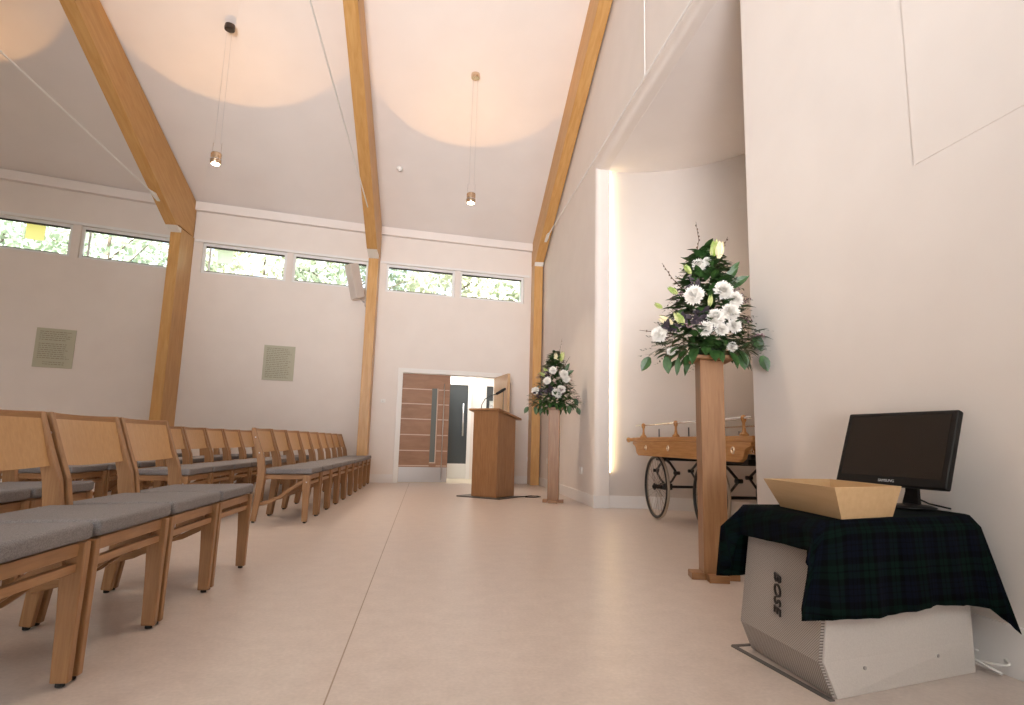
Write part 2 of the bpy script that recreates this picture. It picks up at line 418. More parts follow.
# warm LED strip hidden in the reveal
o = MB().box(2.134, 2.148, 7.178, 7.205, .42, 4.27).build('light_strip', M['led'])
tag(o, 'tall warm glowing light strip up the left edge of the white alcove', 'light strip')

o = MB().box(2.134, 2.148, 3.46, 3.487, .42, 4.27).build('light_strip', M['led'])  # hidden strip added to brighten the alcove and its soffit
tag(o, 'unseen second warm light strip added to brighten the alcove, behind the near white wall edge', 'light strip')
# rear and left walls (behind the camera), with a glazed rear gable added to let daylight in
zt = lambda x: ceiling_z(x, YR) + .1
mb = MB()
gx0, gx1, gz0, gz1 = -6.0, 1.2, 3.0, 5.6
mb.box(-10.5, gx0, YB-.2, YB, 0, 6.3); mb.box(gx1, 2.7, YB-.2, YB, 0, 7.6); mb.box(gx0, gx1, YB-.2, YB, 0, gz0)
mb.box(gx0, gx1, YB-.2, YB, gz1, 6.35); mb.prism([(-6.0,6.35),(1.2,6.35),(1.2,7.5),(-3,7.0)], 1, YB-.2, YB)
tag(mb.build('wall_rear', M['wall']), kind='structure')
mb = MB().box(-10.55,-10.35,YB,8.2,0,6.4)
tag(mb.build('wall_left', M['wall']), kind='structure')
e = empty('window_7', (-2.4, YB-.1, gz0), kind='structure')
f = MB()
for x in [-3.6+.0, -1.2, 1.2, 3.54]: f.box(x-.03, x+.03, -.04, .04, 0, 2.6)
f.box(-3.6,-3.54,-.04,.04,0,2.6); f.box(-3.54,3.54,-.04,.04,0,.06); f.box(-3.54,3.54,-.04,.04,2.54,2.6)
f.build('window_frame', M['upvc'], e)
MB().box(-3.53,3.53,-.004,.004,.065,2.535).build('pane', M['glass'], e)

# ------------------------------------------------------------------ timber frames
wherec = ['','on the left between the two framed texts','in the middle, left of the double doors','at the right corner beside the lectern']
cols = [None, dict(x0=-4.26,x1=-4.10,yf=9.72,yb=10.28,zt=3.97), dict(x0=-1.275,x1=-1.105,yf=10.53,yb=10.84,zt=3.99), dict(x0=1.765,x1=1.925,yf=10.87,yb=11.25,zt=4.14)]
und = [None, (9.53,3.955,.475), (10.20,3.985,.50), (10.80,4.125,.445)]
for i in (1,2,3):
    c = cols[i]; xm = (c['x0']+c['x1'])/2
    mb = MB(); z1 = c['zt']
    mb.hexa([(c['x0'],c['yf'],0),(c['x1'],c['yf'],0),(c['x1'],c['yb'],0),(c['x0'],c['yb'],0),
             (c['x0'],c['yf'],z1),(c['x1'],c['yf'],z1),(c['x1'],c['yb'],z1+.02),(c['x0'],c['yb'],z1+.02)])
    o = mb.build('timber_column', M['column'], bevel=.006)
    tag(o, ['','pale glulam column on the left, between the two wall plaques','pale glulam column in the middle, left of the double doors','pale glulam column at the far right corner behind the lectern'][i], 'column', 'timber columns along the far wall', 'thing')
    y0, zz, sl = und[i]; ye = YR
    k = i+1; A = W[k]
    prof = [(y0, zz), (ye, zz + sl*(y0-ye)), (ye, zc(k, ye)-.002), (A.y-.01, zc(k, A.y)-.002), (A.y-.01, z1+.02), (y0+.10, z1+.02)]
    # keep underside below the roof line
    if prof[1][1] > prof[2][1]-.15: 
        yy = ye; 
        prof[1] = (ye, prof[2][1]-.22)
    bm_ = MB().prism(prof, 0, c['x0']-.003, c['x1']+.003)
    o = bm_.build('roof_beam', M['beam'], bevel=.006)
    tag(o, ['','sloping glulam roof beam rising from the left column to the upper left','sloping glulam roof beam rising from the middle column to the top centre','sloping glulam roof beam rising along the right side wall'][i], 'roof beam', 'timber roof beams', 'thing')
    # painted steel bracket under the beam heel
    o2 = MB().prism([(y0-.01,zz+.005),(c['yf'],z1),(c['yf'],z1-.07)], 0, c['x0'], c['x1']).build('bracket', M['white'], None)
    o2.parent = o; o2.data.name = 'bracket'
    # tie rod
    ry = {1:(8.97,4.20),2:(10.22,4.41),3:(10.1,4.40)}[i]; xr_ = {1:-4.2,2:-1.2,3:1.86}[i]
    t = empty('tie_rod', (xr_, ry[0], ry[1]), 0, ['','thin white steel tie rod running from the left roof beam across the upper left','thin steel tie rod running from the middle roof beam','thin steel tie rod running beside the right side wall'][i], 'tie rod', 'steel tie rods of the roof', 'thing')
    zend = {1:4.32,2:4.41,3:4.22}[i]-ry[1]
    MB().tube([(0,0,0),(0,-7.5,zend*1.25)], .010, 8).build('rod', M['white'], t)
    MB().sweep([(0,.30,-.05),(0,.12,-.005),(0,-.02,0),(0,-.14,.0)], (1,0,0), [.018,.024,.020,.013], [.012,.035,.028,.014]).build('fork_end', M['white'], t, bevel=.003)
    if i == 3:
        MB().tube([(0,-5.0,zend*.82),(0,-5.0,ceiling_z(1.86, ry[0]-5.0)-ry[1])], .006, 6).build('hanger', M['white'], t)

# ------------------------------------------------------------------ doors and vestibule
A, B = W[3], W[4]; d = (B-A).normalized(); ang = math.atan2(d.y, d.x)
def DP(s, o, z=0): nrm = V((-d.y,d.x)); q = A + d*s + nrm*o; return V((q.x,q.y,z))
def FB(mb, s0,s1,o0,o1,z0,z1): return mb.box(s0,s1,o0,o1,z0,z1)
fr = empty('door_1', DP(0,0), ang, kind='structure'); fr['label'] = 'white frame around the double doors'
mb = MB(); FB(mb, door_s[0]-.075, door_s[0]+.012, -.022, .20, 0, DOOR_H+.06); FB(mb, door_s[1]-.012, door_s[1]+.075, -.022, .20, 0, DOOR_H+.06)
FB(mb, door_s[0]+.012, door_s[1]-.012, -.022, .20, DOOR_H-.02, DOOR_H+.06)
mb.build('door_frame', M['white'], fr, bevel=.003)
def leaf_door(name, label, hinge, rz, w, flip):
    e = empty(name, hinge, rz, kind='structure'); e['label'] = label
    h = DOOR_H - .03
    def X(a): return a if not flip else -a
    def bx(mb, a0, a1, y0, y1, z0, z1): x0, x1 = sorted((X(a0), X(a1))); return mb.box(x0, x1, y0, y1, z0, z1)
    g0, g1 = w-.325, w-.215   # glazed slot
    mb = MB(); bx(mb, 0, g0, 0, .045, .01, h); bx(mb, g1, w, 0, .045, .01, h); bx(mb, g0, g1, 0, .045, .01, .36); bx(mb, g0, g1, 0, .045, 1.69, h)
    mb.build('door_panel', M['door'] if not flip else M['door_z'], e)
    mb = MB(); bx(mb, g0, g1, .018, .026, .36, 1.69); mb.build('glazed_slot', mat('frosted_grey_glass', (.17,.19,.18), .25), e)
    mb = MB(); bx(mb, g1-.016, g1, -.004, .0, .36, 1.69); bx(mb, g0, g1, -.004, .0, .345, .365)
    for z in (1.665,1.397,1.125,.845,.565,.30):
        bx(mb, 0.0, g0-.005, -.003, .0, z-.008, z+.008); bx(mb, g1+.01, w-.01, -.003, .0, z-.008, z+.008)
    mb.build('inlay', mat('pale_inlay', (.66,.52,.42), .4), e)
    mb = MB(); bx(mb, .005, w-.005, -.004, .0, .012, .275); mb.build('kick_plate', M['steel'], e)
    mb = MB(); hx = X(w-.11); mb.tube([(hx,-.045,.06),(hx,-.045,1.78)], .009, 10); mb.tube([(hx,0,.2),(hx,-.045,.2)], .008); mb.tube([(hx,0,1.68),(hx,-.045,1.68)], .008)
    mb.build('door_handle', M['steel'], e, smooth=True)
    return e
q = DP(door_s[0]+.014, .03); leaf_door('door_2', 'closed walnut door leaf with pale inlay lines and slim glass slot', q, ang, .868, False)
q = DP(door_s[1]-.016, .03); leaf_door('door_3', 'open door leaf swung into the room behind the lectern', q, ang + math.radians(92), .86, True)
for k in bpy.data.objects['door_3'].children:
    if k.name.startswith('door_panel'): pass
# vestibule shell beyond the doorway
v = empty('wall_vestibule', DP(0,0), ang, kind='structure')
mb = MB(); mb.box(.2,.35,.34,1.35,0,2.5); mb.box(2.9,3.05,.34,1.35,0,2.5); mb.box(.2,3.05,1.35,1.5,0,2.5); mb.box(.2,3.05,.34,1.5,2.5,2.6)
o = mb.build('vestibule_shell', M['wall'], v)
mb = MB().box(.2,3.05,.0,1.5,-.1,0.001); mb.build('vestibule_floor', mat('pale_vestibule_floor', (.66,.60,.48), .5), v)
def grey_door(name, s0, s1, label, gl):
    e = empty(name, DP((s0+s1)/2, 1.33), ang, kind='structure'); e['label'] = label
    w = s1-s0
    mb = MB(); a = -w/2; g0 = a+.10 if gl else w/2-.28; g1 = g0+.16
    mb.box(a, g0, 0,.04,.30,1.9); mb.box(g1, w/2, 0,.04,.30,1.9); mb.box(g0,g1,0,.04,.30,.42); mb.box(g0,g1,0,.04,1.60,1.9); mb.box(g0,g1,0,.04,.95,1.15)
    mb.build('door_panel', M['grey_door'], e)
    MB().box(g0,g1,.012,.02,.42,.95).build('lower_pane', mat('yellowish_pane', (.62,.60,.38), .25), e)  # yellowish colour of the lower glass panel
    MB().box(g0,g1,.012,.02,1.15,1.60).build('upper_pane', mat('pale_pane', (.62,.68,.66), .2), e)
    MB().box(a, w/2, -.002,.04,.005,.30).build('kick_plate', mat('pale_kick_plate', (.72,.72,.70), .3), e)
    mb = MB(); hx = w/2-.10 if gl else a+.1
    mb.tube([(hx,-.06,.86),(hx,-.06,1.52)], .016, 10); mb.tube([(hx,0,.95),(hx,-.06,.95)], .01); mb.tube([(hx,0,1.43),(hx,-.06,1.43)], .01)
    mb.build('door_handle', M['steel'], e, smooth=True)
    mb = MB(); mb.box(a-.07,a,-.03,.02,0,1.97); mb.box(w/2,w/2+.07,-.03,.02,0,1.97); mb.box(a,w/2,-.03,.02,1.9,1.97); mb.build('door_frame', M['white'], e)
    return e
grey_door('door_4', 1.40, 2.065, 'dark grey glazed door seen through the doorway', True)
grey_door('door_5', 2.45, 2.80, 'dark grey door seen through the doorway at the right', False)
L_ = bpy.data.lights.new('vestibule_light', 'AREA'); L_.energy = 16; L_.size = .9; L_.color = (1,.97,.9)
lo = bpy.data.objects.new('vestibule_light', L_); COL.objects.link(lo); p = DP(1.7,.85,2.45); lo.location = p

# ------------------------------------------------------------------ wall fittings
def plaque(bi, s0, z0, w, h, label, seed):
    A, B = W[bi], W[bi+1]; d = (B-A).normalized(); nn = V((-d.y,d.x)); q = A + d*s0 - nn*.001
    e = empty('wall_plaque', (q.x,q.y,z0), math.atan2(d.y,d.x), label, 'plaque', 'text plaques on the far wall')
    MB().box(0,w,-.018,0,0,h).build('board', M['plaque'], e, bevel=.002)
    r = random.Random(seed); mb = MB(); nl = 17; gaps = (5,) if seed == 1 else ()
    for i in range(nl):
        if i in gaps or (seed == 1 and i in (14,)): continue
        z = h - .05 - i*(h-.10)/(nl-1); x = .045; xe = w-.05 - r.random()*.07
        if seed == 1 and i > 14: x = w*.25; xe = w*.8
        while x < xe:
            l = .012 + r.random()*.045; l = min(l, xe-x)
            mb.box(x, x+l, -.0195, -.018, z-.0055, z+.0045); x += l + .010
    mb.build('lettering', M['plaque_text'], e)
plaque(1, 1.42, 1.68, .49, .59, 'pale green text plaque left of the first column', 1)
plaque(2, 1.38, 1.685, .495, .59, 'pale green text plaque between the two left columns', 2)

def orient(axis_to, up=(0,0,1)):
    f = V(axis_to).normalized(); u = V(up); r = f.cross(u).normalized(); u = r.cross(f)
    return Matrix((r, f, u)).transposed().to_4x4()
# speaker on the middle column
e = empty('wall_speaker', (-1.275, 10.55, 3.10), 0, 'white box loudspeaker tilted on a bracket at the middle column', 'loudspeaker')
R = Matrix.Translation((-.21,-.13,.35)) @ Matrix.Rotation(math.radians(-23),4,'Y') @ Euler((math.radians(14), 0, math.radians(42))).to_matrix().to_4x4()
MB().prism([(-.09,-.10),(.09,-.10),(.065,.10),(-.065,.10)], 2, -.30, .30).xf(R).build('cabinet', mat('off_white_speaker', (.62,.55,.50), .5), e, bevel=.008)
MB().box(-.082,.082,-.108,-.1005,-.29,.29).xf(R).build('grille_cover', mat('off_white_cloth', (.55,.48,.43), .8), e)
mb = MB(); mb.tube([(0,.02,.02),(-.04,-.02,.02),(-.09,-.06,.06)], .014, 8); mb.box(-.02,0,-.03,.07,-.05,.10)
mb.build('bracket', mat('grey_bracket', (.45,.40,.36), .4), e)
# thermostat/sensor left of door
def wallbox(name, s, z, w, h, dpt, label, cat, matn, grp=None):
    q = DP(s, -.001); e = empty(name, (q.x,q.y,z), ang, label, cat, grp)
    MB().box(-w/2,w/2,-dpt,0,-h/2,h/2).build('back_box', matn, e, bevel=.004)
    return e
e = wallbox('wall_sensor', .27, 1.42, .085, .06, .03, 'small white sensor box on the wall left of the doors', 'sensor', M['white'])
MB().ball((0,-.035,0), .016).build('sensor_eye', M['skirt'], e)
def sidebox(y, z, label, kind):
    e = empty(kind, (1.95, y, z), 0, label, 'socket' if 'socket' in kind else 'switch', None)
    MB().box(-.012,0,-.075,.075,-.045,.045).build('plate', M['white'], e, bevel=.003)
    for yy in (-.035,.035): MB().box(-.0145,-.012,yy-.014,yy+.014,-.012,.018).build('switch_rocker', M['skirt'], e)
sidebox(7.86,.41,'white socket low on the side wall right of the small flower pedestal','wall_socket')
sidebox(10.2,.45,'white socket low on the side wall beside the corner column','wall_socket')
e = wallbox('light_switch', 2.98, 1.22, .06, .09, .012, 'white switch plate right of the open door, upper one', 'switch', M['white']); MB().box(-.012,.012,-.016,-.012,-.02,.02).build('switch_rocker', M['skirt'], e)
e = wallbox('light_switch', 2.98, .45, .06, .09, .012, 'white socket plate right of the open door, lower one', 'socket', M['white']); MB().box(-.012,.012,-.016,-.012,-.02,.02).build('switch_rocker', M['skirt'], e)
# smoke detector
sx, sy = -.739, 9.48; sz = ceiling_z(sx, sy)
e = empty('smoke_detector', (sx, sy, sz), 0, 'small round white smoke detector on the sloping ceiling', 'smoke detector'); e.rotation_euler = (math.radians(-22),0,0)
MB().lathe([(.05,0),(.052,-.02),(.035,-.045),(.0,-.047)]).build('detector_body', M['white'], e, smooth=True)
MB().lathe([(.02,-.047),(.018,-.055),(0,-.056)]).build('sensor_cap', M['skirt'], e, smooth=True)

# ------------------------------------------------------------------ pendant lamps
def pendant(x, y, zl, label, dark=False):
    zt_ = ceiling_z(x, y); e = empty('pendant_lamp', (x,y,zl), 0, label, 'pendant lamp', 'pendant lamps under the sloping ceiling')
    h = zt_ - zl
    MB().lathe([(.060,h+.02),(.064,h-.02),(.060,h-.045),(.0,h-.048)]).build('ceiling_rose', M['brass'] if not dark else mat('dark_metal',(.10,.08,.07),.3,metal=1), e, smooth=False)
    prof = [(.050,-.07),(.058,-.068),(.062,-.05),(.060,0),(.062,.05),(.056,.068),(.045,.068),(.045,.045),(.045,-.055)]
    MB().lathe(prof).build('lamp_body', M['brass'], e, smooth=True)
    MB().lathe([(.047,-.0715),(.046,-.075),(.0,-.080)]).build('diffuser', M['lampglow'], e)
    MB().torus((0,0,-.02), (0,0,1), .0625, .006, 24, 6).build('rim', M['chrome'], e)
    for sx in (-1,1):
        MB().tube([(sx*.035,0,.19),(sx*.030,0,h-.08)], .0018, 5).build('cable', M['steel'], e)
        MB().tube([(sx*.050,0,.055),(sx*.050,0,.20)], .0035, 6).build('cable_sleeve', M['chrome'], e)
    for nm, rot, en, ss, bl in (('uplight', math.pi, UP_E, 87, .06), ('downlight', 0, DN_E, 100, .8)):
        l = bpy.data.lights.new(nm, 'SPOT'); l.energy = en; l.spot_size = math.radians(ss); l.spot_blend = bl; l.color = (1,.52,.18) if rot else (1,.80,.60); l.shadow_soft_size = .03
        lo = bpy.data.objects.new(nm, l); COL.objects.link(lo); lo.location = (x,y,zl+(.09 if rot else -.10)); lo.rotation_euler = (rot,0,0)
UP_E, DN_E = 24, 95
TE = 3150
pendant(.37, 7.87, 4.06, 'small brass pendant lamp in the middle, above the lectern')
pendant(-2.76, 7.26, 4.06, 'small brass pendant lamp on dark ceiling rose, left of the middle beam', True)
pendant(-5.85, 6.65, 4.06, 'small brass pendant lamp in the far left bay of the ceiling')
DN_E = 62
pendant(.25, 3.4, 4.35, 'unseen brass pendant lamp added over the aisle to brighten the floor, nearest the camera')  # added out of view as warm fill for the floor

# ------------------------------------------------------------------ chairs
def make_chair():
    t = empty('stacking_chair', (0,0,0))
    # cushion: plan outline slightly tapered to the back, rounded by bevel
    mb = MB(); zt0, zb0 = .472, .415
    ol = [(-.195,-.235),(.245,-.264),(.245,.264),(-.195,.235)]
    vs = [(x,y,zb0 + (.004 if x > 0 else 0)) for x,y in ol] + [(x,y,zt0 - (.012 if x < 0 else 0)) for x,y in ol]
    mb.hexa(vs); mb.build('seat', M['fabric'], t, bevel=.014, seg=3)
    def curvey(x0, bow, n=9, hw=.235): return [(x0 - bow*(1-(2*k/(n-1)-1)**2), -hw + 2*hw*k/(n-1)) for k in range(n)]
    # backrest ply panel (curved)
    n_ = 9; zs = [.600,.66,.73,.792]; vs = []; fs = []
    for iz, z in enumerate(zs):
        rake = -.205 - (z-.55)*.30
        for (x, y) in curvey(rake, .022, n_, .243):
            vs.append((x+.012, y, z + (.008*((y/.243)**2) if iz == 0 else 0)))
    m_ = len(vs)
    vs += [(x-.010, y, z) for x, y, z in vs]
    for iz in range(len(zs)-1):
        for k in range(n_-1):
            a = iz*n_+k; fs.append((a,a+1,a+n_+1,a+n_)); b = a+m_; fs.append((b,b+n_,b+n_+1,b+1))
    for k in range(n_-1):
        fs.append((k,k+m_,k+1+m_,k+1)); a = (len(zs)-1)*n_+k; fs.append((a,a+1,a+1+m_,a+m_))
    for iz in range(len(zs)-1):
        a = iz*n_; fs.append((a,a+n_,a+n_+m_,a+m_)); a += n_-1; fs.append((a,a+m_,a+n_+m_,a+n_))
    MB().add(vs, fs).build('backrest', M['panel'], t)
    MB().sweep([(x-.001,y,.805 - .004*(1-(y/.25)**2)) for x,y in curvey(-.281, .024, 9, .250)], (0,0,1), .0135, .016).build('top_rail', M['chair_y'], t, bevel=.003)
    # front rails and rear rail
    MB().box(.196,.222,-.238,.238,.372,.412).build('seat_rail', M['chair_y'], t, bevel=.003)
    MB().sweep([(.209,-.238,.338),(.206,0,.338),(.209,.238,.338)], (1,0,0), .012, .013).build('lower_rail', M['chair_y'], t, bevel=.003)
    MB().box(-.185,-.163,-.228,.228,.362,.41).build('rear_rail', M['chair_y'], t, bevel=.003)
    for s in (-1,1):
        y = s*.2525
        o = MB().sweep([(.2095,y,.012),(.208,y,.2),(.205,y,.36),(.205,y,.413)], (0,1,0), [.014,.015,.016,.016], [.0245,.028,.034,.034]).build('leg', M['chair_z'], t, bevel=.004)
        MB().lathe([(.011,0),(.013,.002),(.013,.012),(.008,.0125)], (.2095,y,0), 10).build('foot_glide', M['rubber'], o)
        o = MB().sweep([(-.222,y,.012),(-.205,y,.16),(-.188,y,.33),(-.185,y,.45),(-.200,y,.55),(-.236,y,.66),(-.283,y,.815)], (0,1,0), [.014,.015,.017,.017,.016,.015,.013], [.022,.026,.031,.033,.031,.025,.017]).build('leg', M['chair_z'], t, bevel=.004)
        MB().lathe([(.011,0),(.013,.002),(.013,.012),(.008,.0125)], (-.222,y,0), 10).build('foot_glide', M['rubber'], o)
        yi = s*.2275
        MB().box(-.165,.19,yi-.009,yi+.009,.372,.411).build('side_rail', M['chair_x'], t, bevel=.003)
        MB().sweep([(.19,yi,.352),(.13,yi,.335),(.05,yi,.275),(-.03,yi,.215),(-.11,yi,.175),(-.21,yi,.150)], (0,1,0), .009, .015).build('side_stretcher', M['chair_x'], t, bevel=.003)
    for (bx_, bz_) in ((.207,.352),(-.213,.600),(-.256,.735)): MB().tube([(bx_,-.262,bz_),(bx_,-.2705,bz_)], .006, 8).build('linking_bolt', M['steel'], t)
    
    return t
chair = make_chair(); bpy.context.view_layer.update(); index_tree(chair)
PITCH = .5455
ordn = ['first','second','third','fourth','fifth','sixth','seventh','eighth','ninth','tenth','eleventh']
first = [True]
def put(x, y, label, group):
    if first[0]: o = chair; first[0] = False
    else: o = copy_tree(chair)
    o.location = (x, y, 0); o.rotation_euler = (0,0,rnd.uniform(-.006,.006)); tag(o, label, 'chair', group)
rown = ['front','second','third','fourth']
for r in range(4):
    x = -1.265 - .86*r
    # near block: last chair ends at the cross aisle
    ye = 3.745 - (0 if r == 0 else .0)
    for k in range(4 if r == 0 else (4 if r == 1 else 3)):
        pl = 'at the cross aisle end' if k == 0 else ordn[k] + ' from the cross aisle'
        if k == 3: pl = 'nearest the camera at the left edge'
        put(x, ye - PITCH*(k+.5) - (.015*k if r == 0 else 0), 'wood chair with grey seat, near block, %s row, %s' % (rown[r], pl), 'chairs in the near block')
    ys = [5.60, 5.15, 5.15, 5.15][r]; nn = [9, 9, 9, 8][r]
    for k in range(nn):
        pl = 'at the cross aisle end' if k == 0 else ('last by the far wall' if k == nn-1 else ordn[k] + ' from the cross aisle')
        put(x - .035 + .035*min(1, k/5), ys + .546*(k+.5), 'wood chair with grey seat, far block, %s row, %s' % (rown[r], pl), 'chairs in the far block')

# ------------------------------------------------------------------ lectern
a = math.atan2(-.24,.31)
e = empty('lectern', (.858, 8.071, 0), a, 'tall oak lectern with sloping top standing in front of the doors', 'lectern')
# local: -x runs along the front face to the left, +y runs back along the right face
Wd, Dp = .40, .47
mb = MB(); mb.hexa([(-Wd,0,.02),(0,0,.02),(0,Dp,.02),(-Wd,Dp,.02),(-Wd,0,1.165),(0,0,1.165),(0,Dp,1.075),(-Wd,Dp,1.075)])
mb.build('cabinet', M['oak'], e, bevel=.004)
mb = MB()
mb.hexa([(-Wd-.05,-.05,1.172),(.04,-.05,1.172),(.04,Dp+.10,1.062),(-Wd-.05,Dp+.10,1.062),(-Wd-.05,-.05,1.200),(.04,-.05,1.200),(.04,Dp+.10,1.090),(-Wd-.05,Dp+.10,1.090)])
mb.build('reading_top', M['oak_x'], e, bevel=.004)
mb = MB(); mb.box(-Wd-.22,.06,-.03,Dp+.05,.0,.016); mb.build('base_plate', mat('dark_base_plate', (.10,.085,.075), .4), e, bevel=.003)
mb = MB()
for z in (.25,): mb.box(-.0,.002,Dp*.45,Dp*.45+.003,.03,1.08)
mb.build('edge_joint', M['oak_x'], e)
m_ = empty('microphone', (.64, 8.32, 1.165), 0, 'black gooseneck microphone bent over the top of the lectern', 'microphone')
MB().lathe([(.028,0),(.028,.012),(.012,.03),(0,.032)]).build('mic_base', M['black'], m_)
MB().tube([(0,0,.02),(.008,0,.09),(.05,0,.17),(.12,0,.215),(.20,0,.245)], .006, 8).build('gooseneck', M['iron'], m_, smooth=True)
MB().tube([(.20,0,.245),(.215,0,.252),(.30,0,.305),(.335,0,.328)], [.010,.019,.021,.014], 10).build('mic_head', M['black'], m_, smooth=True)
c_ = MB().tube([(1.22,8.45,.007),(1.30,8.50,.007),(1.40,8.62,.007),(1.50,8.60,.007),(1.53,8.50,.007),(1.44,8.40,.007),(1.30,8.42,.007)], .006, 6).build('floor_cable', M['black'], smooth=True)
tag(c_, 'loop of thin dark cable lying on the floor right of the lectern', 'cable')

# ------------------------------------------------------------------ flower pedestals
def pedestal(x, y, rz, h, w, label):
    e = empty('flower_pedestal', (x,y,0), rz, label, 'pedestal', 'oak flower pedestals')
    MB().prism([(-w/2,-w/2),(w/2,-w/2),(w/2,w/2),(-w/2,w/2)], 2, .036, h-.022).build('shaft', M['oak'], e, bevel=.004)
    b = .135; k = w*.40
    pl = [(-b,-k),(-k,-k),(-k,-b),(k,-b),(k,-k),(b,-k),(b,k),(k,k),(k,b),(-k,b),(-k,k),(-b,k)]
    MB().prism(pl, 2, 0, .038).build('cross_base', M['oak_x'], e, bevel=.003)
    MB().prism([(-.13,-.13),(.13,-.13),(.13,.13),(-.13,.13)], 2, h-.022, h).build('top_plate', M['oak_x'], e, bevel=.003)
    return e
pedestal(1.640, 3.43, math.radians(-12), 1.285, .138, 'tall square oak pedestal with large flowers, near the alcove')
pedestal(1.565, 7.78, math.radians(-14), 1.215, .145, 'oak flower pedestal farther back, beside the lectern')

# flower arrangement builder ------------------------------------------------
def leaf(mb, p, d, up, l, w, droop=.25, fold=.15, n=4):
    d = V(d).normalized(); side = d.cross(V(up));
    if side.length < 1e-3: side = d.orthogonal()
    side.normalize(); up = side.cross(d).normalized(); vs = []; fs = []
    for i in range(n+1):
        t = i/n; ww = w*.5*math.sin(math.pi*min(1,(t*.92+.06)))**.8*(1.15-.35*t); c = V(p) + d*(l*t) - up*(droop*l*t*t)
        if i == n: ww = .0008
        vs += [c - side*ww + up*fold*ww, c, c + side*ww + up*fold*ww]
    for i in range(n):
        a = 3*i; fs += [(a,a+1,a+4,a+3),(a+1,a+2,a+5,a+4)]
    mb.add(vs, fs)
def mum(mb, c, r, seed, facing=(0,-1,.2)):
    q = random.Random(seed); f = V(facing).normalized(); mb.ball(c, r*.55, 10, 8)
    for ring, (ang_, nn, ll) in enumerate([(98,22,.95),(82,26,1.0),(66,26,1.0),(50,24,.98),(35,20,.95),(20,14,.9),(6,7,.85)]):
        for k in range(nn):
            th = 2*math.pi*(k+q.random()*.5)/nn; a_ = math.radians(ang_ + q.uniform(-8,8))
            u = f.orthogonal().normalized(); w = f.cross(u)
            dd = f*math.cos(a_) + (u*math.cos(th)+w*math.sin(th))*math.sin(a_)
            leaf(mb, V(c)+dd*r*.1, dd, f if ang_ > 30 else u, r*ll*q.uniform(.85,1.08), r*.34, -.25, .3, 3)
def bud(mb, p, d, l, w, seed=0):
    q = random.Random(seed); d = V(d).normalized(); u = d.orthogonal().normalized(); v_ = d.cross(u)
    for k in range(6):
        th = 2*math.pi*k/6 + q.random()*.4; o_ = u*math.cos(th)+v_*math.sin(th)
        leaf(mb, V(p)+o_*w*.12, (d+o_*.22).normalized(), -o_, l*q.uniform(.85,1.05), w*.75, -.12, -.25, 4)
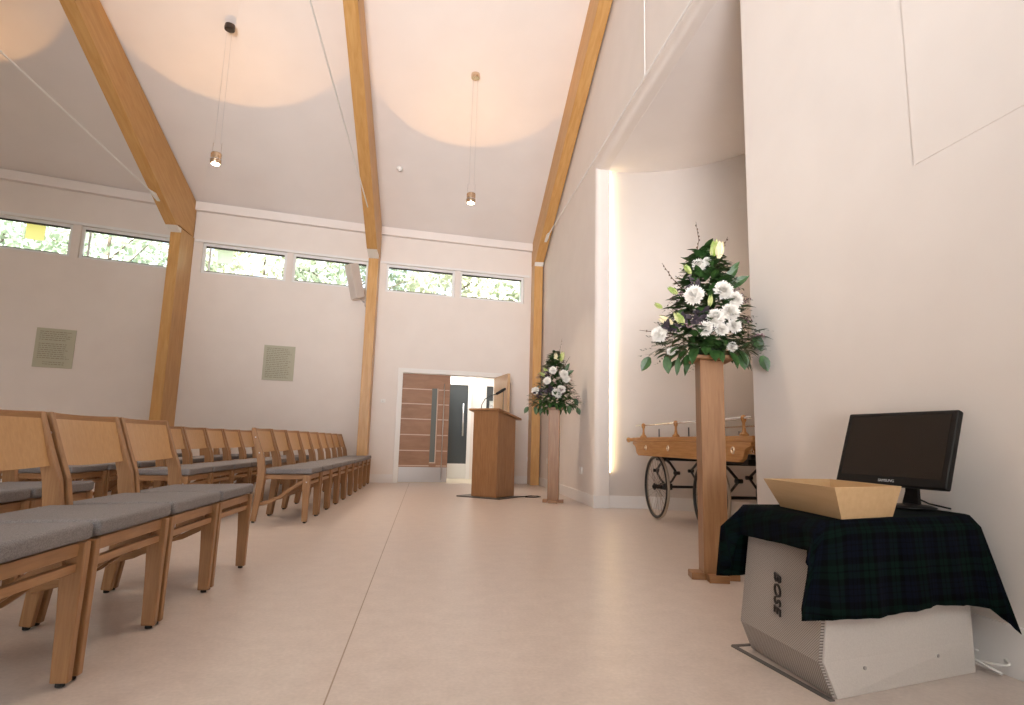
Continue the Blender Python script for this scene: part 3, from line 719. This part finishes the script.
def arrangement(name, loc, rz, label, seed, mums, lilies, twigs, sc=1.0, height=.66, big=True):
    q = random.Random(seed); e = empty(name, loc, rz, label, 'flower arrangement', 'flower arrangements on pedestals')
    e.scale = (sc,sc,sc)
    MB().lathe([(.055,0),(.085,.01),(.10,.045),(.095,.05),(.0,.045)]).build('bowl', M['tray'], e, smooth=False)
    def shell(z):                    # radius of the cone at height z
        t = z/height
        return .33*(1-t)**.85*(1 if z > .05 else .95)
    mb = MB()
    for i in range(760):              # broad green leaves
        z = height*(q.random()**1.35); th = q.uniform(0,2*math.pi); R_ = shell(z)*q.uniform(.25,.98)
        p = V((R_*math.cos(th)*1.0, R_*math.sin(th)*.75, z+.03)); out = V((math.cos(th), math.sin(th), q.uniform(-.3,.8)))
        leaf(mb, p, out, (0,0,1), q.uniform(.06,.11), q.uniform(.035,.06), q.uniform(.1,.5))
    for i in range(26):              # drooping base leaves
        th = 2*math.pi*i/26 + q.uniform(-.1,.1); p = V((.20*math.cos(th), .16*math.sin(th), q.uniform(.0,.07)))
        leaf(mb, p, (math.cos(th), math.sin(th)*.8, q.uniform(-1.0,-.2)), (0,0,1), q.uniform(.08,.13), q.uniform(.045,.065), .35, .2)
    for (x,y,z,dx,dz,l,w) in [(.30,-.06,-.0,.35,-1,.10,.062),(.19,-.10,.02,.1,-1,.11,.065),(.27,-.05,.12,.3,-.8,.10,.06),(-.34,-.05,.0,-.5,-.9,.10,.06),(-.24,-.08,-.0,.1,-1,.11,.055),(-.17,-.08,-.01,-.1,-1,.11,.035),(-.13,-.07,-.01,.1,-1,.09,.035),(.10,-.02,.46,.6,.6,.13,.055),(.12,-.03,.42,.9,.5,.15,.06),(.10,-.03,.36,.9,.0,.10,.04),(.14,-.02,.52,.8,.9,.09,.035)]:
        leaf(mb, (x,y,z), (dx,-.15,dz), (0,-1,.1), l, w, .1, .2)
    mb.build('broad_leaves', M['leaf1'], e)
    mb = MB()
    for i in range(210):             # fern-like sprays of small leaves
        z = height*.92*(q.random()**1.5); th = q.uniform(0,2*math.pi); R_ = shell(z)*q.uniform(.6,1.0)
        p = V((R_*math.cos(th), R_*math.sin(th)*.8, z+.02)); out = V((math.cos(th), math.sin(th), q.uniform(-.5,.7))).normalized(); L0 = q.uniform(.06,.13)
        for k in range(9):
            t = k/9; c = p + out*L0*t - V((0,0,.03*t*t)); sd = out.cross(V((0,0,1))).normalized()*(1 if k % 2 else -1)
            leaf(mb, c, out*.6+sd+V((0,0,q.uniform(-.3,.3))), (0,0,1), .024, .010, .1, .1, 2)
    mb.build('fern_sprays', M['leaf2'], e)
    mb = MB()
    for (x,z) in [(-.13,.19),(-.06,.20),(-.08,.42),(.0,.16),(-.22,.16),(-.05,.24),(.02,.22)]:
        for k in range(6): leaf(mb, (x+q.uniform(-.03,.03), -.2*(1-z/height)-.03, z+q.uniform(-.02,.02)), (q.uniform(-1,1),-.5,q.uniform(-.6,.6)), (0,-1,0), .06, .03, .2)
    mb.build('plum_leaves', M['plum'], e)
    mb = MB(); md = MB()
    for i in range(22):              # mauve sprigs poking out
        th = q.uniform(0,2*math.pi); z = q.uniform(.05,height*.6); R_ = shell(z)*.8
        p = V((R_*math.cos(th)*.85, R_*math.sin(th)*.8, z)); dd = V((math.cos(th), math.sin(th)*.7, q.uniform(-.1,.5))).normalized(); l = q.uniform(.08,.15)
        tip = p + dd*l; mb.tube([p, tip], .0016, 4)
        for k in range(9):
            c = p + dd*l*(.45+.55*k/8) + V((q.uniform(-1,1),q.uniform(-1,1),q.uniform(-1,1)))*.012
            md.ball(c, q.uniform(.004,.007), 5, 4)
    st = mb.build('sprig_stems', M['twig'], e); st['kind'] = 'stuff'; md.build('mauve_sprigs', M['mauve'], e)['kind'] = 'stuff'
    for pts_ in twigs:
        mb = MB()
        mb.tube(pts_, [.004-.0028*i/(len(pts_)-1) for i in range(len(pts_))], 6)
        for i in range(len(pts_)-1):
            for k in range(5):
                c = V(pts_[i]).lerp(V(pts_[i+1]), k/5); mb.ball(c+V((q.uniform(-.006,.006),0,0)), .0045, 5, 4, (1,1,1.6))
        mb.build('bare_twig', M['twig'], e)
    for i, (x,y,z,r) in enumerate(mums):
        mb = MB(); mum(mb, (x,y,z), r*.86, seed*10+i, (x*1.2, -1, .25)); mb.build('white_chrysanthemum', M['petal'], e)
    for i, (x,y,z,dx,dz,l,w,k) in enumerate(lilies):
        mb = MB(); bud(mb, (x,y,z), (dx,-.15,dz), l, w, i); mb.build('lily_bud', M['lime' if k == 0 else 'cream'], e)
    return e
# positions: x right, z up from the pedestal top, as seen from the chairs
arrangement('flower_arrangement', (1.630,3.43,1.285), math.radians(-22),
    'large white and green flower arrangement on the tall near pedestal', 3,
    [(.04,-.20,.20,.062),(.12,-.18,.235,.062),(.14,-.18,.155,.05),(-.02,-.22,.135,.05),(.07,-.21,.13,.045),(-.075,-.17,.345,.07),(.09,-.14,.375,.066),(.155,-.12,.325,.055),(-.275,-.14,.12,.058),(-.04,-.06,.56,.05),(.01,-.06,.585,.035),(.13,-.14,.04,.035),(-.21,-.13,.02,.03)],
    [(.05,-.05,.60,.05,1,.13,.055,0),(.075,-.07,.60,.15,1,.11,.05,1),(-.08,-.10,.45,.1,-1,.08,.04,0),(-.09,-.11,.50,-.5,.8,.07,.035,0),(-.14,-.20,.17,-.6,.9,.09,.05,0),(-.20,-.18,.18,-.9,.4,.09,.045,1),(-.17,-.10,.38,-.8,.6,.07,.035,0),(-.26,-.08,.30,-.9,.5,.06,.03,0),(.01,-.17,.28,.1,1,.07,.03,0)],
    [[(-.03,-.02,.40),(-.055,-.02,.62),(-.035,-.02,.74),(-.05,-.02,.86)],[(.06,-.02,.5),(.10,-.02,.66),(.135,-.02,.75)],[(-.10,-.03,.38),(-.20,-.03,.50),(-.26,-.03,.60)],[(-.2,-.05,.14),(-.40,-.05,.17)]])
arrangement('flower_arrangement', (1.555,7.75,1.215), math.radians(-12),
    'smaller white and green flower arrangement on the far pedestal', 8,
    [(.02,-.20,.18,.06),(.09,-.20,.22,.065),(-.09,-.18,.33,.06),(-.24,-.15,.20,.06),(-.02,-.15,.47,.06),(.12,-.15,.42,.07),(.15,-.13,.36,.06),(.06,-.19,.15,.05)],
    [(.03,-.05,.58,-.2,1,.15,.06,1),(.08,-.06,.60,.2,1,.14,.06,0),(-.08,-.1,.45,-.8,.7,.09,.04,0),(-.12,-.1,.40,-.8,.5,.09,.04,0)],
    [[(.03,-.02,.5),(.06,-.02,.72),(.09,-.02,.92)],[(.1,-.02,.5),(.2,-.02,.68)]], 1.0, .70)

# ------------------------------------------------------------------ bier
e = empty('wheeled_bier', (2.65, 5.40, 0), 0, 'antique wooden funeral bier on spoked wheels inside the alcove', 'bier')
yf, yn = 6.55-5.40, 3.98-5.40; xl, xrr = -.44, .44
MB().box(xl, xrr, yn, yf, .790, .838).build('deck', M['bier'], e, bevel=.008)
for s in (-1,1):
    x = s*.425
    mb = MB(); pr = [(yf-.02,.790),(yf-.02,.765),(yf-.10,.74),(yf-.14,.67),(yf-.20,.645),(yn+.20,.645),(yn+.14,.67),(yn+.10,.74),(yn+.02,.765),(yn+.02,.790)]
    mb.prism(pr, 0, x-.018, x+.018); mb.build('side_apron', M['bier'], e, bevel=.004)
    mb = MB(); mb.tube([(x, yf-.02, .815),(x, yf+.10,.813),(x,yf+.155,.812)], [.022,.020,.016], 10); mb.ball((x,yf+.17,.812),.028)
    mb.build('handle', M['bier_dark'], e, smooth=True)
    MB().tube([(x, yf-.10, .965),(x, yn+.04,.965)], .0085, 10).build('rail', M['brass'] if s > 0 else M['chrome'], e, smooth=True)
    for k, y in enumerate((6.23-5.4, 5.36-5.4, 4.66-5.4, 4.12-5.4)):
        MB().lathe([(.036,.838),(.032,.85),(.015,.868),(.011,.90),(.011,.93),(.017,.942),(.021,.965),(.016,.982),(.0,.988)], (x,y,0), 12).build('rail_post', M['bier_dark'], e, smooth=True)
    for y in (5.83-5.4, 5.12-5.4, 4.45-5.4):
        MB().tube([(x+.02,y,.838),(x+.02,y,.92)], .006, 6).build('stud', M['iron'], e)
    for y in (6.1-5.4, 5.5-5.4, 4.25-5.4):
        MB().torus((x-.022*1,y,.73), (1,0,0), .022, .008, 16, 6).build('brass_ring', M['brass'], e)
MB().box(-.40,.40,yf-.05,yf-.015,.70,.79).build('end_apron', M['bier'], e, bevel=.004)
MB().box(-.40,.40,yn+.015,yn+.05,.70,.79).build('end_apron', M['bier'], e, bevel=.004)
mb = MB(); mb.box(-.25,.25,4.35-5.4,4.95-5.4,.665,.70); mb.box(-.22,.22,4.45-5.4,4.9-5.4,.62,.665); mb.build('underframe', M['iron'], e, bevel=.006)
for ya in (6.18-5.4, 4.93-5.4):
    MB().tube([(-.31,ya,.33),(.31,ya,.33)], .014, 10).build('axle', M['iron'], e, smooth=True)
    MB().box(-.30,.30,ya-.03,ya+.03,.60,.645).build('bolster', M['iron'], e, bevel=.004)
    for s in (-1,1):
        w_ = empty('wheel', (s*.30, ya, .33)); w_.parent = e
        R_ = .312
        mb = MB(); mb.torus((0,0,0), (1,0,0), R_, .0185, 56, 8, 1.0); mb.build('tyre', mat('pale_rubber_tyre', (.42,.34,.26), .7) , w_, smooth=True)
        mb = MB(); mb.torus((-.010,0,0), (1,0,0), R_-.004, .0165, 56, 8, .9); mb.build('rim', M['iron'], w_, smooth=True)
        mb = MB(); mb.tube([(-.05,0,0),(-.035,0,0),(-.03,0,0),(.04,0,0)], [.012,.026,.022,.024], 12); mb.torus((-.028,0,0),(1,0,0),.03,.007,20,6); mb.build('hub', M['iron'], w_, smooth=True)
        mb = MB()
        for k in range(28):
            th = 2*math.pi*k/28; th2 = th + (.42 if k % 2 else -.42); xx = -.02 if k % 4 < 2 else .025
            mb.tube([(xx, .026*math.cos(th2), .026*math.sin(th2)), (0, R_*math.cos(th), R_*math.sin(th))], .0016, 4, False)
        mb.build('spokes', M['chrome'], w_)
        # elbow spring linkage inside the wheel
        x = s*.20; mb = MB()
        for t_ in (-1,1):
            mb.tube([(x, ya, .615),(x, ya+t_*.12,.575),(x, ya+t_*.285,.485)], [.016,.013,.011], 8)
            mb.tube([(x, ya+t_*.285,.485),(x, ya+t_*.16,.40),(x, ya+t_*.03,.345)], [.011,.011,.013], 8)
            mb.tube([(x-.03, ya+t_*.285,.485),(x+.03, ya+t_*.285,.485)], .018, 10)
        mb.build('spring', M['iron'], e, smooth=True)
        MB().box(x-.05,x+.05,ya-.055,ya+.055,.30,.365).build('axle_block', M['iron'], e, bevel=.008)

# ------------------------------------------------------------------ floor loudspeaker under a tartan cloth
FL, FR, BR, BL = V((1.205,2.255)), V((1.222,1.802)), V((1.895,1.985)), V((1.87,2.30))
e = empty('floor_loudspeaker', (1.22, 2.03, 0), 0, 'white floor loudspeaker with perforated grille under the dark tartan cloth', 'loudspeaker')
o3 = V((1.22,2.03,0)); Hc = .518
def pt(p, z, dx=0): return V((p.x+dx, p.y, z)) - o3
mb = MB(); zprof = [(0,0.012),(.105,-.028),(.25,-.008),(.40,.012),(Hc,.030)]
n_ = len(zprof); vs = []
for z, dx in zprof:
    vs += [pt(FL, z, dx+.012), pt(FR, z, dx+.012), pt(BR, z), pt(BL, z)]
fs = [(0,1,2,3), tuple(4*(n_-1)+k for k in (3,2,1,0))]
for i in range(n_-1):
    for k in range(4): fs.append((4*i+k, 4*(i+1)+k, 4*(i+1)+(k+1) % 4, 4*i+(k+1) % 4))
mb.add(vs, fs).build('cabinet', M['cabinet'], e, bevel=.003)
mb = MB(); vs = []; inset = .006
for z, dx in zprof:
    zz = min(max(z,.006), Hc-.004)
    a_ = pt(FL.lerp(FR, .015), zz, dx); b_ = pt(FR.lerp(FL, .015), zz, dx); vs += [a_, b_, b_+V((.0115,0,0)), a_+V((.0115,0,0))]
fs = [(0,1,2,3), tuple(4*(n_-1)+k for k in (3,2,1,0))]
for i in range(n_-1):
    for k in range(4): fs.append((4*i+k, 4*(i+1)+k, 4*(i+1)+(k+1) % 4, 4*i+(k+1) % 4))
mb.add(vs, fs).build('grille', M['grille'], e)
def text(name, body, size, m, parent, mtx, ext=.002, shear=0, sx=1):
    cu = bpy.data.curves.new(name, 'FONT'); cu.body = body; cu.size = size; cu.extrude = ext; cu.shear = shear; cu.align_x = 'CENTER'; cu.align_y = 'CENTER'; cu.offset = 0
    to = bpy.data.objects.new('tmp_text', cu); COL.objects.link(to); bpy.context.view_layer.update()
    me = bpy.data.meshes.new_from_object(to.evaluated_get(bpy.context.evaluated_depsgraph_get())); bpy.data.objects.remove(to)
    me.name = name; me.materials.clear(); me.materials.append(m)
    me.transform(mtx @ Matrix.Diagonal((sx,1,1,1)))
    o = bpy.data.objects.new(name, me); COL.objects.link(o); o.parent = parent; return o
# logo badge reads upwards (cabinet lies on its side): text x axis -> down the grille
yaw_l = V((FR.x-FL.x, FR.y-FL.y, 0)).normalized()
mt = Matrix((V((-.05,0,-1)).normalized(), yaw_l*1, V((-1,0,0)))).transposed().to_4x4()
mt.translation = V((1.198,2.012,.262)) - o3 + V((-.010,0,0))
text('logo_badge', 'BOSE', .050, M['blacklogo'], e, mt, .003, .28, 1.15)
mb = MB(); 
for (fx, z) in ((.22,.075),(.72,.075),(.22,.45)):
    c = FR.lerp(BR, fx); nn = V((BR.y-FR.y, -(BR.x-FR.x), 0)).normalized(); c3 = V((c.x,c.y,z)) - o3
    mb.tube([c3, c3+nn*.004], .006, 10)
mb.build('screw_cap', mat('grey_screw', (.35,.33,.32), .4), e)
mb = MB(); mb.hexa([V(p)-o3 for p in [(1.12,1.83,.001),(1.20,1.74,.001),(1.26,1.80,.001),(1.26,1.86,.001),(1.12,1.83,.006),(1.20,1.74,.006),(1.26,1.80,.006),(1.26,1.86,.006)]])
# dark floor frame: thin strip along the foot of the grille
fm = MB()
for (a_, b_) in (((1.165,2.29),(1.222,1.792)),((1.165,2.29),(1.26,2.30))):
    a_ = V(a_); b_ = V(b_); t_ = (b_-a_).normalized(); nn = V((-t_.y,t_.x))*.009
    fm.hexa([(a_-nn).to_3d(), (b_-nn).to_3d(), (b_+nn).to_3d(), (a_+nn).to_3d(), (a_-nn).to_3d()+V((0,0,.004)), (b_-nn).to_3d()+V((0,0,.004)), (b_+nn).to_3d()+V((0,0,.004)), (a_+nn).to_3d()+V((0,0,.004))])
o = fm.build('floor_box_frame', mat('dark_steel_frame', (.10,.09,.085), .45)); tag(o, 'thin dark metal floor frame showing at the foot of the floor loudspeaker', 'floor frame')
# white cable coil
pts_ = []
for k in range(40):
    t = k/39; a_ = t*2*math.pi*1.9; pts_.append((1.925 + .016*math.cos(a_)+.012*t, 2.02 - .05*t*1 + .075*math.sin(a_), .010+.05*(.5+.5*math.cos(a_*.5)) ))
o = MB().tube(pts_, .005, 6).build('cable_coil', mat('white_cable', (.75,.73,.72), .4), smooth=True); tag(o, 'looped white cable on the floor behind the floor loudspeaker', 'cable')

# cloth: stations of (top, shoulder, hem) around the perimeter plus the top sheet
T = .527
st = [ # x,y of top edge ; shoulder ; hem
 ((1.205,2.245,T),(1.190,2.250,.50),(1.186,2.245,.418)),
 ((1.206,2.13,T),(1.186,2.13,.50),(1.180,2.13,.423)),
 ((1.208,2.02,T),(1.184,2.02,.50),(1.177,2.02,.428)),
 ((1.210,1.91,T),(1.180,1.91,.50),(1.170,1.91,.434)),
 ((1.213,1.82,T),(1.178,1.81,.50),(1.160,1.79,.437)),
 ((1.218,1.795,T),(1.170,1.765,.49),(1.135,1.745,.40)),
 ((1.235,1.790,T),(1.185,1.750,.48),(1.090,1.728,.250)),
 ((1.30,1.800,T),(1.285,1.772,.495),(1.265,1.752,.243)),
 ((1.42,1.830,T),(1.415,1.806,.495),(1.405,1.795,.238)),
 ((1.54,1.862,T),(1.54,1.840,.495),(1.54,1.825,.246)),
 ((1.66,1.895,T),(1.66,1.872,.495),(1.665,1.864,.252)),
 ((1.78,1.930,T),(1.782,1.906,.495),(1.79,1.895,.245)),
 ((1.86,1.955,T),(1.868,1.930,.495),(1.88,1.905,.232)),
 ((1.92,1.985,T),(1.935,1.955,.49),(1.945,1.840,.165)),
 ((1.945,2.03,T),(1.955,2.03,.49),(1.965,1.99,.30)),
 ((1.948,2.15,T),(1.957,2.15,.49),(1.962,2.15,.36)),
 ((1.945,2.28,T),(1.955,2.30,.49),(1.960,2.31,.36)),
 ((1.80,2.31,T),(1.80,2.335,.49),(1.80,2.345,.27)),
 ((1.60,2.305,T),(1.60,2.33,.49),(1.60,2.345,.262)),
 ((1.40,2.290,T),(1.40,2.315,.49),(1.39,2.33,.258)),
 ((1.26,2.275,T),(1.245,2.305,.49),(1.225,2.320,.254)),
 ((1.215,2.265,T),(1.135,2.300,.440),(1.118,2.300,.254)),
 ((1.206,2.258,T),(1.135,2.275,.445),(1.150,2.262,.30)),
]
def cr_(a, b, c, t):   # soft bend top->shoulder->hem
    if t < .25: s = t/.25; return a.lerp(b, s*s*(3-2*s)*.5 + s*.5)
    return b.lerp(c, (t-.25)/.75)
SUB = 5; dense = []
for i in range(len(st)):
    A_ = [V(p) for p in st[i]]; B_ = [V(p) for p in st[(i+1) % len(st)]]
    for k in range(SUB): dense.append([A_[j].lerp(B_[j], k/SUB) for j in range(3)])
vs = []; uvs = []; fs = []; nS = len(dense); nR = 12
cen = V((1.575,2.05,T)); per = 0; prev = None
NR = 8
for j in range(nS):
    a_, b_, c_ = dense[j]
    ring = []
    for r in range(NR):                 # top sheet from centre to edge
        s = r/NR; p = cen.lerp(a_, s); ring.append((p, (p.x*.966+p.y*.26, p.y*.966-p.x*.26)))
    nxt = dense[(j+1) % nS][0]; out = (a_ - cen); out.z = 0
    tang = (nxt - dense[j-1][0]); tang.z = 0; tang.normalize(); on = V((tang.y, -tang.x, 0)); 
    if on.dot(out) < 0: on = -on
    for r in range(nR+1):
        t = r/nR; p = cr_(a_, b_, c_, t)
        wob = .006*math.sin(j*.85)*t + .004*math.sin(j*2.1+1)*t
        if j < 24 or t < .1: wob *= .35
        p = p + on*wob; L0 = t*((b_-a_).length + (c_-b_).length)
        uvp = V((a_.x, a_.y, 0)) + on*L0
        # keep the sett axes square on the flap
        ring.append((p, (uvp.x*.966+uvp.y*.26, uvp.y*.966-uvp.x*.26)))
    vs += [p for p, _ in ring]; uvs += [u for _, u in ring]
K = NR + nR + 1
for j in range(nS):
    a_ = j*K; b_ = ((j+1) % nS)*K
    for r in range(K-1): fs.append((a_+r, b_+r, b_+r+1, a_+r+1))
o = MB().add(vs, fs).build('tartan_cloth', M['tartan'], uvs=uvs, smooth=True)
sd = o.modifiers.new('thick', 'SOLIDIFY'); sd.thickness = .003; sd.offset = 0
tag(o, 'dark green and navy tartan cloth draped over the floor loudspeaker', 'cloth')

# wooden tray box
e = empty('wooden_tray', (1.42,2.0,.530), 0, 'open light wooden box with flared sides on the tartan cloth', 'box')
b0 = [V((1.29,1.80)),V((1.545,1.895)),V((1.57,2.24)),V((1.32,2.19))]; t0 = [V((1.233,1.745)),V((1.563,1.868)),V((1.590,2.279)),V((1.269,2.215))]
c2 = V((1.42,2.0)); ht = .102
for k in range(4):
    a_, b_, c_, d_ = b0[k]-c2, b0[(k+1) % 4]-c2, t0[(k+1) % 4]-c2, t0[k]-c2
    s_ = .955
    f = lambda p, z, s=1: (p.x*s, p.y*s, z)
    MB().hexa([f(a_,0), f(b_,0), f(b_,0,s_), f(a_,0,s_), f(d_,ht), f(c_,ht), f(c_,ht,s_), f(d_,ht,s_)]).build('side', M['card'], e)
MB().hexa([f(p-c2,0,.95) for p in b0] + [f(p-c2,.006,.95) for p in b0]).build('bottom', M['card'], e)

# monitor
yaw = -1.37; tilt = .338
e = empty('computer_monitor', (1.85, 2.17, .530), yaw, 'black flat screen monitor standing on the tartan cloth by the wall', 'monitor')
cc = V((1.80,2.185,.762)) - V((1.85,2.17,.530)); cc = Matrix.Rotation(-yaw, 4, 'Z') @ cc
RX = Matrix.Translation(cc) @ Matrix.Rotation(-tilt, 4, 'X')
MB().box(-.235,.235,0,.028,-.152,.152).xf(RX).build('casing', M['black'], e, bevel=.007, seg=3)
MB().box(-.213,.213,-.0012,.001,-.118,.135).xf(RX).build('screen', M['screen'], e)
MB().prism([(-.15,-.09),(.15,-.09),(.11,.10),(-.11,.10)], 1, .026, .048).xf(RX).build('rear_housing', M['black'], e, bevel=.006)
RT = RX @ Matrix.Translation((0,-.0015,-.135)) @ Matrix.Rotation(math.pi/2, 4, 'X')
text('brand_lettering', 'SAMSUNG', .015, M['logo'], e, RT, .0005)
MB().lathe([(.085,0),(.088,.006),(.070,.012),(.02,.018),(0,.018)], (cc.x, .03, .0), 28).build('stand_base', M['black'], e, smooth=True)
MB().sweep([(cc.x,.035,.012),(cc.x,.045,.06),(cc.x,.050,.13),(cc.x,cc.y+.05,.22)], (1,0,0), [.035,.026,.024,.03], .010).build('stand_neck', M['black'], e, bevel=.004)
MB().tube([(-.03,.06,.13),(-.05,.06,.09),(-.035,.055,.045),(.02,.07,.02),(.09,.09,.008)], .0035, 6).build('cable', M['rubber'], e, smooth=True)

# ------------------------------------------------------------------ outside
tag(MB().box(-60,60,11.9,90,-.5,-.3).build('ground', M['ground']), kind='structure')
def tree(x, y, h, r, seed, leafm, label):
    q = random.Random(seed); e = empty('garden_tree', (x,y,-.3), 0, label, 'tree', 'trees outside the high windows')
    MB().tube([(0,0,0),(.1,0,h*.3),(-.05,.1,h*.6),(0,0,h*.9)], [.13,.10,.07,.03], 8).build('trunk', M['bark'], e, smooth=True)
    mb = MB()
    for k in range(14):
        th = q.uniform(0,6.28); z = h*q.uniform(.3,.75); mb.tube([(0,0,z),(r*.8*math.cos(th),r*.8*math.sin(th),z+q.uniform(.4,1.4))], [.03,.008], 5)
    mb.build('branches', M['bark'], e)
    mb = MB(); cl = [(V((q.uniform(-1,1)*r*.7,q.uniform(-1,1)*r*.7,h*q.uniform(.35,.98))), q.uniform(.6,1.2)) for _ in range(26)]
    for _ in range(6500):
        c, rr = q.choice(cl); g = V((q.gauss(0,1),q.gauss(0,1),q.gauss(0,1))).normalized()*rr*q.random()**.4; p = c+g
        d_ = V((q.uniform(-1,1),q.uniform(-1,1),q.uniform(-1,1))).normalized(); u = d_.orthogonal().normalized(); s = q.uniform(.08,.15)
        mb.add([p-d_*s, p+u*s*.5, p+d_*s, p-u*s*.5], [(0,1,2,3)])
    mb.build('foliage', leafm, e)
desc = [('broad green tree outside beyond the far left window'),('yellowish tree outside beyond the left windows'),('green tree outside beyond the window left of the middle column'),('pale tree outside beyond the windows over the doors'),('green tree outside beyond the rightmost high window'),('tall tree outside at the far left')]
for i, (x,y,h,r) in enumerate([(-9.5,18,8.5,2.8),(-5.6,19.5,8.0,2.6),(-2.6,18.5,8.6,2.6),(.6,19.5,8.2,2.7),(3.6,20,8.6,2.8),(-13,19,9,3)]):
    tree(x,y,h,r,20+i, M['treeleaf2'] if i in (1,3) else M['treeleaf'], desc[i])

# ------------------------------------------------------------------ light
w = bpy.data.worlds.new('sky'); scn.world = w; w.use_nodes = True
N = w.node_tree.nodes; L = w.node_tree.links; bg = N['Background']
sky = N.new('ShaderNodeTexSky'); sky.sky_type = 'NISHITA'; sky.sun_disc = False; sky.sun_elevation = math.radians(40); sky.sun_rotation = math.radians(200); sky.dust_density = 2.5; sky.air_density = 1.0
mxn = N.new('ShaderNodeMix'); mxn.data_type = 'RGBA'; mxn.inputs[0].default_value = .55; mxn.inputs[7].default_value = (.9,.95,1,1)
mul = N.new('ShaderNodeVectorMath'); mul.operation = 'SCALE'; mul.inputs['Scale'].default_value = .16
L.new(sky.outputs[0], mul.inputs[0]); L.new(mul.outputs[0], mxn.inputs[6]); L.new(mxn.outputs[2], bg.inputs[0]); bg.inputs[1].default_value = 2.4
sl = bpy.data.lights.new('sun', 'SUN'); sl.energy = 12; sl.angle = .03; sl.color = (1,.95,.85)
so = bpy.data.objects.new('sun', sl); COL.objects.link(so); so.rotation_euler = (math.radians(38),0,math.radians(-15))
def area(name, loc, rot, sx, sy, en, col):
    l = bpy.data.lights.new(name, 'AREA'); l.shape = 'RECTANGLE'; l.size = sx; l.size_y = sy; l.energy = en; l.color = col
    o = bpy.data.objects.new(name, l); COL.objects.link(o); o.location = loc; o.rotation_euler = rot; return o
# added area lamp just inside the unseen rear glazing, standing in for daylight
area('added_gable_fill', (-2.4, YB+.12, 4.3), (math.radians(82),0,0), 6.8, 2.4, 14, (.93,.96,1))
# unseen spot added inside the rear wall to brighten ceiling and upper walls
def spot(name, loc, to, en, deg, blend, col, size):
    l = bpy.data.lights.new(name, 'SPOT'); l.energy = en; l.spot_size = math.radians(deg); l.spot_blend = blend; l.color = col; l.shadow_soft_size = size
    o = bpy.data.objects.new(name, l); COL.objects.link(o); o.location = loc; o.rotation_euler = (V(to)-V(loc)).to_track_quat('-Z','Y').to_euler(); return o
spot('added_fill_spot', (-1.3,-4.6,1.1), (.7,7.0,5.5), TE, 58, 1, (1,.965,.975), 1.1)

# ------------------------------------------------------------------ camera
Rm = CAM_R = Matrix(((0.990937,0.022306,0.132458),(-0.002,0.988,-0.149),(0,0,0)))
F_ = 600.0
def horiz(px): return V((px-512., 352.5-(441.+.026*(px-435)), -F_))
a_, b_ = horiz(0), horiz(1024); up = a_.cross(b_).normalized()
if up.y < 0: up = -up
Yc = V((433-512., 352.5-(441.+.026*(433-435)), -F_)).normalized(); Xc = Yc.cross(up)
# rows of world<-camera rotation are the world axes seen from the camera
R3 = Matrix((Xc, Yc, up))
cam = bpy.data.cameras.new('camera'); co = bpy.data.objects.new('camera', cam); COL.objects.link(co); scn.camera = co
cam.sensor_fit = 'HORIZONTAL'; cam.sensor_width = 36; cam.lens = 36*F_/1024; cam.clip_end = 300; cam.clip_start = .05
co.matrix_world = Matrix.Translation((0,0,.742)) @ R3.to_4x4()

vs_ = scn.view_settings; vs_.view_transform = 'Standard'; vs_.look = 'None'; vs_.gamma = 1; vs_.use_curve_mapping = False; vs_.exposure = 0.79
try:
    scn.cycles.use_denoising = True; scn.cycles.max_bounces = 10; scn.cycles.diffuse_bounces = 6; scn.cycles.sample_clamp_indirect = 6
except Exception: pass
